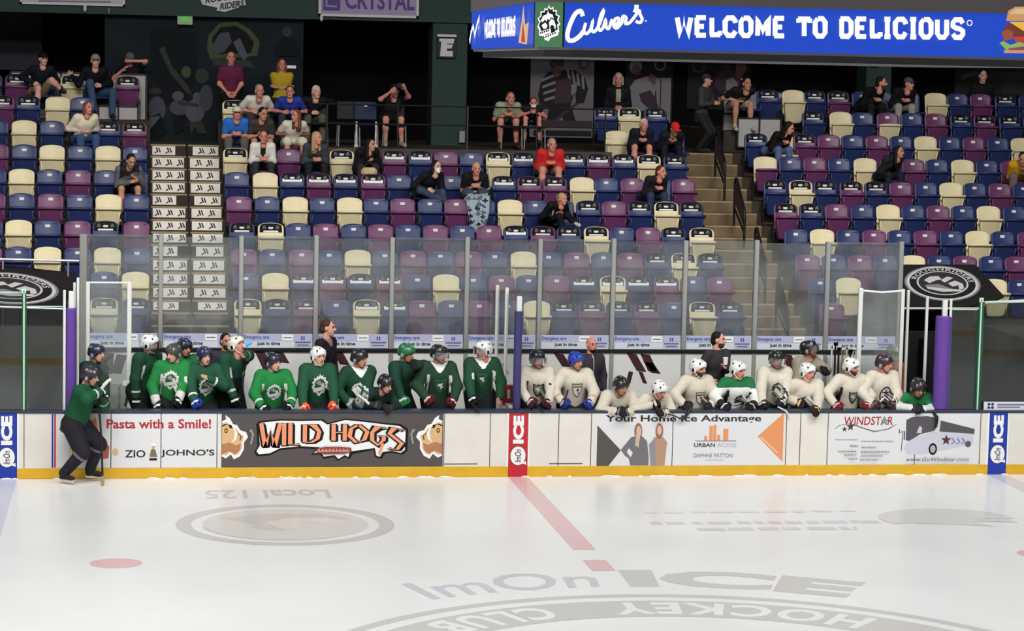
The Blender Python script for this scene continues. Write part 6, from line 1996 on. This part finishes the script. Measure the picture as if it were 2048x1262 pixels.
stick('stick with white taped blade raised before the skater', [(203, 786), (206, 776), (208, 770)], [-.55, -.55, -.55], m_stb, [((202, 780), -.55), ((208, 770), -.55), ((216, 762), -.55), ((222, 758), -.55)], .012, m_stw)
stick('black stick slanting over the boards below the visor player', [(1060, 792), (1075, 812), (1087, 826)], [.25, .02, -.03], m_stb)
stick('black stick lying across the boards beside the slumped player', [(1328, 826), (1350, 832), (1362, 838)], [-.05, -.06, -.06], m_stb, [((1358, 837), -.06), ((1368, 836), -.06), ((1376, 826), -.05), ((1383, 815), .0)], .012)
stick('stick with white tape poking over the boards under the arrow advertisement', [(1556, 814), (1572, 822), (1580, 834)], [.1, -.03, -.04], m_stw)
stick('taped white stick end resting by grey gloves above the boar advertisement', [(716, 790), (730, 800), (738, 808)], [.2, .06, .0], m_stw, None, .02)
stick('white taped stick before the round badge player', [(1750, 815), (1757, 806), (1768, 796)], [.2, .2, .22], m_stw, None, .014)
stick('black and white stick end hanging over the coach bus picture', [(1850, 822), (1868, 826), (1876, 834)], [.1, -.03, -.04], m_stb, [((1868, 828), -.04), ((1874, 836), -.05), ((1873, 846), -.05), ((1870, 856), -.05)], .014)
stick('slim stick held by the blue gloved player', [(1136, 780), (1130, 800), (1127, 812)], [.2, .15, .1], m_stb)
stick('dark stick leaning on the white glove of the left bench end', [(944, 806), (952, 818), (958, 826)], [.12, -.03, -.04], m_stb, None, .02)
for k, (x, yt, c) in enumerate(((1663, 690, m_stw), (1670, 684, m_stb), (1677, 694, m_stb), (1685, 700, m_stt), (1693, 692, m_stw), (1700, 698, m_stb), (1708, 702, m_stw), (1716, 696, m_stb))):
    p0, p1 = onY(x, yt, 1.95), onY(x-3, 800, 1.9)
    t = empty('hockey_stick', (float(p1[0]), 1.9, .28))
    tag(t, f'upright spare stick in the rack behind white bench, {ORD[k]} from left', 'hockey stick', 'spare sticks in the rack')
    MB().box((-.014, -.014, 0), (.014, .014, float(p0[2])-.28), 0, .004).build('shaft', c, t)
    MB().box((-.03, -.014, float(p0[2])-.34), (.045, .014, float(p0[2])-.28), 0, .006).build('blade', c, t)
X, Z = XY(497, 685, .42)
t = empty('water_bottle', (X, .42, Z))
tag(t, 'light blue water bottle held to the mouth of the drinking player', 'bottle')
MB().tube([(-.05, 0, -.04), (.03, 0, .0), (.05, 0, .01)], [.034, .034, .018], 12).build('bottle', mat('bottle_blue', (96, 176, 226), .3, .5), t)
MB().tube([(-.05, 0, -.04), (-.085, 0, -.055)], [.02, .012], 10).build('cap', M_white, t)
X, Z = XY(1451, 723, 1.02)
t = empty('paper_cup', (X, 1.02, Z-.05))
tag(t, 'white paper cup in the hand of the bearded coach', 'cup')
MB().tube([(0, 0, 0), (0, 0, .10)], [.033, .042], 14).build('cup', M_white, t)
MB().tube([(0, 0, .10), (0, 0, .112), (0, 0, .118)], [.044, .044, .036], 14).build('lid', M_white, t)

# ------------------------------------------------------------------ spectators
GS = 'spectators in the stand'
def seated(label, head, row, yaw=0, hy=None, top=('tee', (60, 60, 70)), floor=None, yr=None, **k):
    fl = FZ[row-1] if floor is None else floor
    y_seat = (YR[row-1]-.17) if yr is None else yr
    s_ = k.get('s', 1.)
    Yh = y_seat-.1
    for _ in range(5):
        H = onY(head[0], head[1], Yh)
        v_ = min(H[2]-(fl+.53), .71*s_)
        Yh = y_seat-math.sqrt(max(0, (.72*s_)**2-v_**2))*math.cos(math.radians(yaw))
    return person(label, head, Yh, fl, 'sit', yaw, yaw if hy is None else hy, top=top, group=GS, **k)
SHN = {'w': (214, 210, 204), 'k': (30, 30, 34)}
# left block
seated('spectator in black cap and jacket with khaki shorts at upper left', (87, 118), 10, 18, 22, ('long', (20, 22, 32)), cap=(16, 16, 20), bottom=('shorts', (150, 132, 100)), s=1.0, hands=(('l', -.16, .20, .16), ('l', .2, .36, .18)), legs=(((-.12, .42, .06), (-.14, .44, -.42)), ((.14, .44, .22), (.34, .40, .04))))
seated('spectator in grey cap, black jacket and blue jeans before the barrier', (191, 122), 10, 6, 8, ('long', (18, 19, 24)), cap=(126, 126, 128), bottom=('pants', (56, 76, 106)), s=1.04, hands=(('l', -.42, .05, .30), ('l', .12, .36, .14)), legs=(((-.10, .42, .18), (-.02, .46, -.35)), ((.34, .42, -.0), (.32, .46, -.42))))
person('spectator in grey cap leaning on the white barrier, hand on face', (260, 118), 12.2, FZ[9], 'stand', 0, 8, group=GS, hair=('short', 'dark'), cap=(90, 88, 84), top=('tee', (18, 18, 24)), bottom=('pants', (30, 32, 40)), hands=((243, 142, 12.0), (266, 122, 12.02)), hp=14, s=1.0, skin='rosy', lean=5)
seated('woman in white sweater and blue jeans, left block', (176, 216), 8, 20, 35, ('long', (226, 216, 186)), hair=('bob', 'auburn'), bottom=('pants', (58, 82, 120)), s=.97, arms='belly', fat=1.1, skin='rosy')
seated('bearded man in dark vest with grey sleeves beside the signed steps', (262, 322), 6, 14, 18, ('long', (34, 30, 34)), hair=('short', 'dark'), beard='grey', bottom=('shorts', (30, 32, 38)), hp=24, hands=(('l', .0, .44, .14), ('l', .12, .44, .20)), paint=[('sleeves', (92, 96, 98))], s=1.02, skin='tan')
# middle block, left end
person('man in maroon polo shirt standing before the mural', (462, 116), 11.6, FZ[9]-.05, 'stand', 6, 8, group=GS, hair=('bald', 'brown'), skin='rosy', top=('tee', (96, 34, 62)), bottom=('pants', (24, 22, 24)), hands=(('l', -.09, .20, .04), ('l', .09, .20, .04)), s=1.0, fat=1.08, lean=3)
person('woman in yellow shirt standing with folded arms before the mural', (564, 130), 11.9, FZ[9]-.1, 'stand', 0, 6, group=GS, hair=('long', 'auburn'), skin='rosy', top=('tee', (176, 150, 40)), bottom=('pants', (40, 40, 46)), arms='cross', s=.96, fat=1.06, lean=3)
seated('grey haired man in white shirt above the blue polo man', (519, 182), 9, 8, 10, ('tee', (214, 206, 192)), hair=('short', 'grey'), bottom=('pants', (60, 56, 60)), s=1.02, skin='rosy', fat=1.05)
seated('woman in royal blue shirt leaning forward', (580, 184), 9, -4, -6, ('tee', (38, 60, 150)), hair=('short', 'brown'), bottom=('pants', (50, 54, 64)), s=.96, skin='rosy', crest=('line', -.05, -.04, .05, .05))
person('old man in black hooded coat sitting at the end of the platform', (633, 184), 10.55, PZ, 'sit', 14, 20, group=GS, hair=('short', 'white'), skin='fair', top=('coat', (24, 24, 28)), bottom=('pants', (88, 88, 74)), hands=(('l', -.06, .36, .12), ('l', .2, .3, .28)), s=1.02, fat=1.05)
seated('man in blue polo shirt and white cap with clasped hands', (474, 226), 8, 4, 6, ('tee', (44, 108, 190)), hair=('short', 'grey'), cap=(206, 196, 172), bottom=('pants', (92, 90, 84)), arms='clasp', s=1.0, fat=1.08, skin='rosy')
seated('person in dark brown shirt with black hair between blue polo and white dress', (526, 228), 8, 8, 28, ('tee', (66, 56, 54)), hair=('short', 'dark'), bottom=('shorts', (40, 38, 40)), arms='clasp', s=1.0, skin='tan', hp=8)
seated('woman in white dress with long brown hair turning her head', (592, 232), 8, 6, -48, ('tee', (214, 206, 190)), hair=('long', 'auburn'), bottom=('skirt', (206, 202, 176)), arms='belly', s=.97, skin='tan', fat=1.02)
seated('woman in white open jacket over dark top with sunglasses', (527, 274), 7, 2, 2, ('long', (216, 212, 204)), hair=('tail', 'auburn'), bottom=('pants', (46, 46, 56)), arms='clasp', s=.96, paint=[('open', (40, 26, 30))], skin='rosy')
seated('blonde woman in dark grey top looking along the row', (634, 276), 7, 6, 42, ('long', (58, 64, 70)), hair=('long', 'blond'), bottom=('pants', (30, 32, 36)), arms='clasp', s=.97, skin='rosy')
seated('dark haired woman in black holding a pale bag on her knees', (741, 290), 7, 12, 48, ('long', (24, 22, 24)), hair=('long', 'dark'), bottom=('pants', (48, 42, 42)), arms='clasp', s=.96, skin='tan')
person('man in black shirt raising a camera to his eyes on the platform', (789, 182), 10.75, PZ, 'sit', 8, 14, group=GS, hair=('short', 'auburn'), cap=(26, 24, 26), skin='rosy', top=('tee', (36, 34, 40)), bottom=('shorts', (34, 32, 34)), hands=((781, 184, 10.45), (810, 178, 10.45)), arms='up', s=1.04, fat=1.08, shoes=(150, 146, 140))
seated('woman in white face mask and black hoodie with crossed legs', (873, 334), 6, 24, 34, ('long', (26, 25, 28)), hair=('bob', 'dark'), bottom=('pants', (58, 68, 88)), mask=M_white, s=.97, hands=(('l', -.12, .34, .08), ('l', .3, .2, .28)), legs=(((-.26, .36, .06), (.14, .42, -.12)), ((.16, .44, .02), (.26, .50, -.42))), skin='fair')
seated('woman in black printed shirt and long camouflage skirt', (953, 338), 6, 0, 2, ('tee', (26, 24, 27)), hair=('tail', 'blond'), bottom=('skirt', (60, 66, 74)), arms='clasp', s=.99, fat=1.12, crest=('print_pale', .03, .05, .11, .11), skin='rosy')
person('man in pale green shirt sitting with knees apart on the platform', (1021, 197), 10.75, PZ, 'sit', 4, 4, group=GS, hair=('short', 'auburn'), skin='rosy', top=('tee', (150, 164, 128)), bottom=('shorts', (34, 32, 36)), arms='clasp', s=1.06, fat=1.1, shoes=(60, 40, 40))
person('child with face mask and black sleeveless shirt beside the pale green man', (1067, 207), 10.7, PZ+.06, 'sit', -4, -6, group=GS, hair=('short', 'red'), skin='rosy', mask=M_white, top=('tank', (34, 32, 38)), bottom=('shorts', (30, 30, 40)), arms='lap', s=.84, crest=('line', 0, -.02, .07, .06))
seated('man in bright red pullover and shorts', (1104, 290), 7, -2, 4, ('long', (206, 44, 44)), hair=('short', 'grey'), bottom=('shorts', (120, 112, 100)), arms='clasp', s=1.04, fat=1.14, skin='rosy')
seated('girl in black hoodie sitting with crossed legs and a pale shoe', (1125, 398), 5, 22, 36, ('long', (22, 21, 24)), hair=('tail', 'blond'), bottom=('pants', (24, 23, 26)), shoes=(196, 184, 176), s=.9, hands=(('l', -.05, .34, .12), ('l', .12, .34, .12)), legs=(((.02, .40, .06), (.12, .44, -.32)), ((.22, .34, .08), (.36, .36, -.06))), crest=('script_j', -.10, .0, .06, .08), skin='rosy')
seated('woman with reddish hair in black jacket and jeans', (1322, 344), 6, 18, 38, ('long', (30, 25, 30)), hair=('short', 'red'), bottom=('pants', (44, 56, 78)), arms='clasp', s=.97, skin='rosy', paint=[('open', (84, 78, 78))])
person('person in black blazer over pale shirt standing beside the goalkeeper poster', (1237, 158), 11.6, PZ+.02, 'stand', -4, -10, group=GS, hair=('bob', 'grey'), skin='rosy', top=('coat', (20, 20, 24)), bottom=('pants', (26, 26, 32)), arms='belly', s=1.03, paint=[('open', (150, 140, 124))], lean=3)
seated('white haired woman in navy jacket with pink necklace', (1288, 250), 8, 2, 6, ('long', (26, 26, 38)), hair=('short', 'white'), bottom=('shorts', (30, 32, 48)), arms='clasp', s=.96, fat=1.1, skin='rosy', hp=8)
seated('person in red cap and dark jacket looking down', (1350, 258), 8, 4, 8, ('coat', (28, 28, 32)), hair=('short', 'dark'), cap=(206, 40, 40), bottom=('pants', (24, 26, 32)), arms='clasp', hp=24, s=1.0, skin='tan')
# bare steps and right block
person('man in grey jacket standing in profile at the top of bare steps', (1413, 160), 10.5, PZ, 'stand', 52, 66, group=GS, hair=('short', 'dark'), cap=(46, 44, 44), skin='tan', top=('coat', (56, 56, 58)), bottom=('pants', (34, 34, 36)), hands=(('l', -.1, .3, .22), ('l', .1, .34, .28)), s=.95, fat=1.06, lean=4)
seated('man in black printed shirt and beige shorts, first in the top row', (1494, 168), 10, 6, 8, ('tee', (26, 24, 26)), hair=('short', 'dark'), bottom=('shorts', (176, 166, 144)), hands=(('l', -.12, .34, .10), ('l', .12, .26, .42)), s=1.06, crest=('print_gold', -.02, .0, .12, .10), skin='tan', shoes=(180, 170, 166))
seated('person with long dark hair in black bending forward over light jeans', (1578, 256), 8, 30, 52, ('long', (24, 20, 24)), hair=('long', 'dark'), bottom=('pants', (84, 100, 140)), arms='clasp', s=.97, hp=22, skin='rosy')
seated('dark haired man in black turned towards the capped man', (1763, 166), 10, 28, 58, ('long', (20, 18, 20)), hair=('short', 'dark'), bottom=('pants', (26, 24, 26)), arms='clasp', s=1.04, skin='rosy', beard='dark')
seated('man in dark cap and black jacket with pale trousers', (1818, 168), 10, 10, 32, ('long', (24, 20, 22)), hair=('short', 'dark'), cap=(70, 76, 88), bottom=('pants', (150, 148, 140)), arms='clasp', s=1.04, skin='rosy')
person('dark haired person in black standing behind the top row at right', (1966, 152), 12.0, FZ[9]-.35, 'stand', -4, -4, group=GS, hair=('short', 'dark'), skin='fair', top=('long', (22, 22, 24)), bottom=('pants', (24, 24, 26)), arms='belly', s=1.02, crest=('print_gold', .0, -.1, .06, .05), lean=3)
seated('dark haired woman in dark hooded coat holding something', (1798, 304), 7, 22, 36, ('coat', (40, 36, 38)), hair=('long', 'dark'), bottom=('pants', (30, 34, 42)), arms='phone', s=.97, skin='tan')
seated('person in yellow jacket at the right frame edge', (2046, 318), 7, -18, -20, ('long', (206, 152, 36)), hair=('short', 'dark'), bottom=('pants', (110, 96, 86)), arms='clasp', s=1.06, fat=1.12, skin='tan', hp=14)

# chairs and things on the platform
def folding_chair(px, Y, lab, m, tag_plate=False):
    X = XY(px, 240, Y)[0]
    t = empty('platform_chair', (X, Y, PZ))
    tag(t, lab, 'chair', 'chairs on the platform')
    MB().box((-.22, -.24, .42), (.22, .20, .46), 0, .015).build('seat', m, t)
    MB().box((-.22, .19, .52), (.22, .23, .88), 0, .015).build('backrest', m, t)
    for sx in (-1, 1):
        for y in (-.2, .2):
            MB().tube([(sx*.2, y, .43), (sx*.21, y*1.1, 0)], .012, 6).build('leg', M_alud, t)
    if tag_plate: MB().box((-.03, .18, .78), (.03, .19, .82)).build('number_plate', M_plate, t)
    return t
m_chk, m_chn = mat('chair_black', (30, 29, 34), .6), mat('chair_navy', (30, 40, 70), .6)
folding_chair(697, 11.0, 'empty black chair on the platform right of the old man', m_chk)
folding_chair(733, 10.9, 'empty navy chair with number plate on the platform', m_chn, True)
folding_chair(789, 10.9, 'black chair under the man raising a camera', m_chk)
folding_chair(1021, 10.9, 'black chair under the man in pale green shirt', m_chk)
folding_chair(1067, 10.85, 'black chair under the child in the face mask', m_chk)
folding_chair(633, 10.7, 'black chair under the old man in the hooded coat', m_chk)
for px, lab in ((713, 'low white post left of the navy platform chair'), (752, 'low white post right of the navy platform chair')):
    X, Z = XY(px, 243, 10.6)
    tag(MB().tube([(0, 0, 0), (0, 0, .06), (0, 0, Z-PZ)], [.05, .02, .018], 8).build('white_post', M_wfr, None, (X, 10.6, PZ)), lab, 'post')
X, Z = XY(800, 172, 10.4)
t = empty('camera', (X, 10.4, Z))
tag(t, 'black camera held up by the man on the platform', 'camera')
MB().box((-.07, -.03, -.045), (.07, .03, .045), 0, .01).box((-.03, -.02, .045), (.03, .02, .065), 0, .006).build('body', m_chk, t)
MB().tube([(0, -.03, 0), (0, -.10, 0)], [.036, .032], 12).build('lens', M_black, t)
X, Z = XY(738, 342, YR[6]-.55)
t = tag(MB().box((-.16, -.10, -.09), (.14, .08, .07), 0, .05).build('shoulder_bag', mat('bag_sand', (190, 170, 130), .7, noise=.15, nscale=8), None, (X, YR[6]-.62, Z)), 'pale sand coloured bag on the knees of the dark haired woman', 'bag')
t2 = MB().tube([(-.12, 0, .05), (-.05, 0, .14), (.05, 0, .15), (.11, 0, .04)], .01, 6).build('strap', mat('bag_brown', (70, 54, 46), .7), t)
# camouflage cloth falling from the printed-shirt woman's knees
xk = XY(953, 420, YR[5]-.5)[0]
PTH = np.array([(YR[5]-.30, FZ[5]+.66), (YR[5]-.52, FZ[5]+.60), (YR[4]+.16, FZ[4]+.96), (YR[4]+.02, FZ[4]+.90), (YR[4]-.22, FZ[4]+.64), (YR[4]-.25, FZ[4]+.42), (YR[4]-.24, FZ[4]+.25)])
def cpos(u, v):
    k = min(int(v*6), 5); t = v*6-k
    y, z = PTH[k]*(1-t)+PTH[k+1]*t
    x = xk+.02+u*(.26-.14*v*v)-.08*v
    return (x, y+.015*math.sin(u*7), z)
cv, cf = lattice(40, 56, cpos, .02)
rc = random.Random(11)
bl = [(rc.uniform(-.3, .25), rc.uniform(-.2, .7), rc.uniform(.02, .055)) for _ in range(70)]
ci = []
for f in cf:
    c = np.mean([cv[k] for k in f], 0)
    k = 0
    for j, (bx, bz, br) in enumerate(bl):
        if abs(c[0]-xk-bx)+abs(c[2]-FZ[5]-bz)*1.6 < br*1.3: k = 1+j % 2
    ci.append(k)
tag(obj('camouflage_blanket', cv, cf, [mat('camo_pale', (150, 164, 174), .8), mat('camo_dark', (30, 34, 40), .8), mat('camo_mid', (84, 98, 108), .8)], None, (0, 0, 0), ci, True), 'pale camouflage blanket falling from the knees of the printed shirt woman', 'blanket')
for px, py, Y, lab, wd in ((1210, 146, 11.4, 'small', 0), ):
    pass
X, Z = XY(584, 134, 12.3)
tag(MB().box((-.10, -.01, -.03), (.10, .01, .03), 0, .004).build('wall_plate', M_white, None, (X, 12.6, Z)), 'small white strip on the mural beside the woman in yellow', 'sign')
X, Z = XY(924, 274, 12.4)
tag(MB().box((-.06, -.04, -.12), (.06, .03, .12), 0, .01).build('wall_box', mat('box_grey', (150, 148, 140), .6), None, (X, 12.4, Z)), 'pale grey box at the foot of the green pillar', 'box')
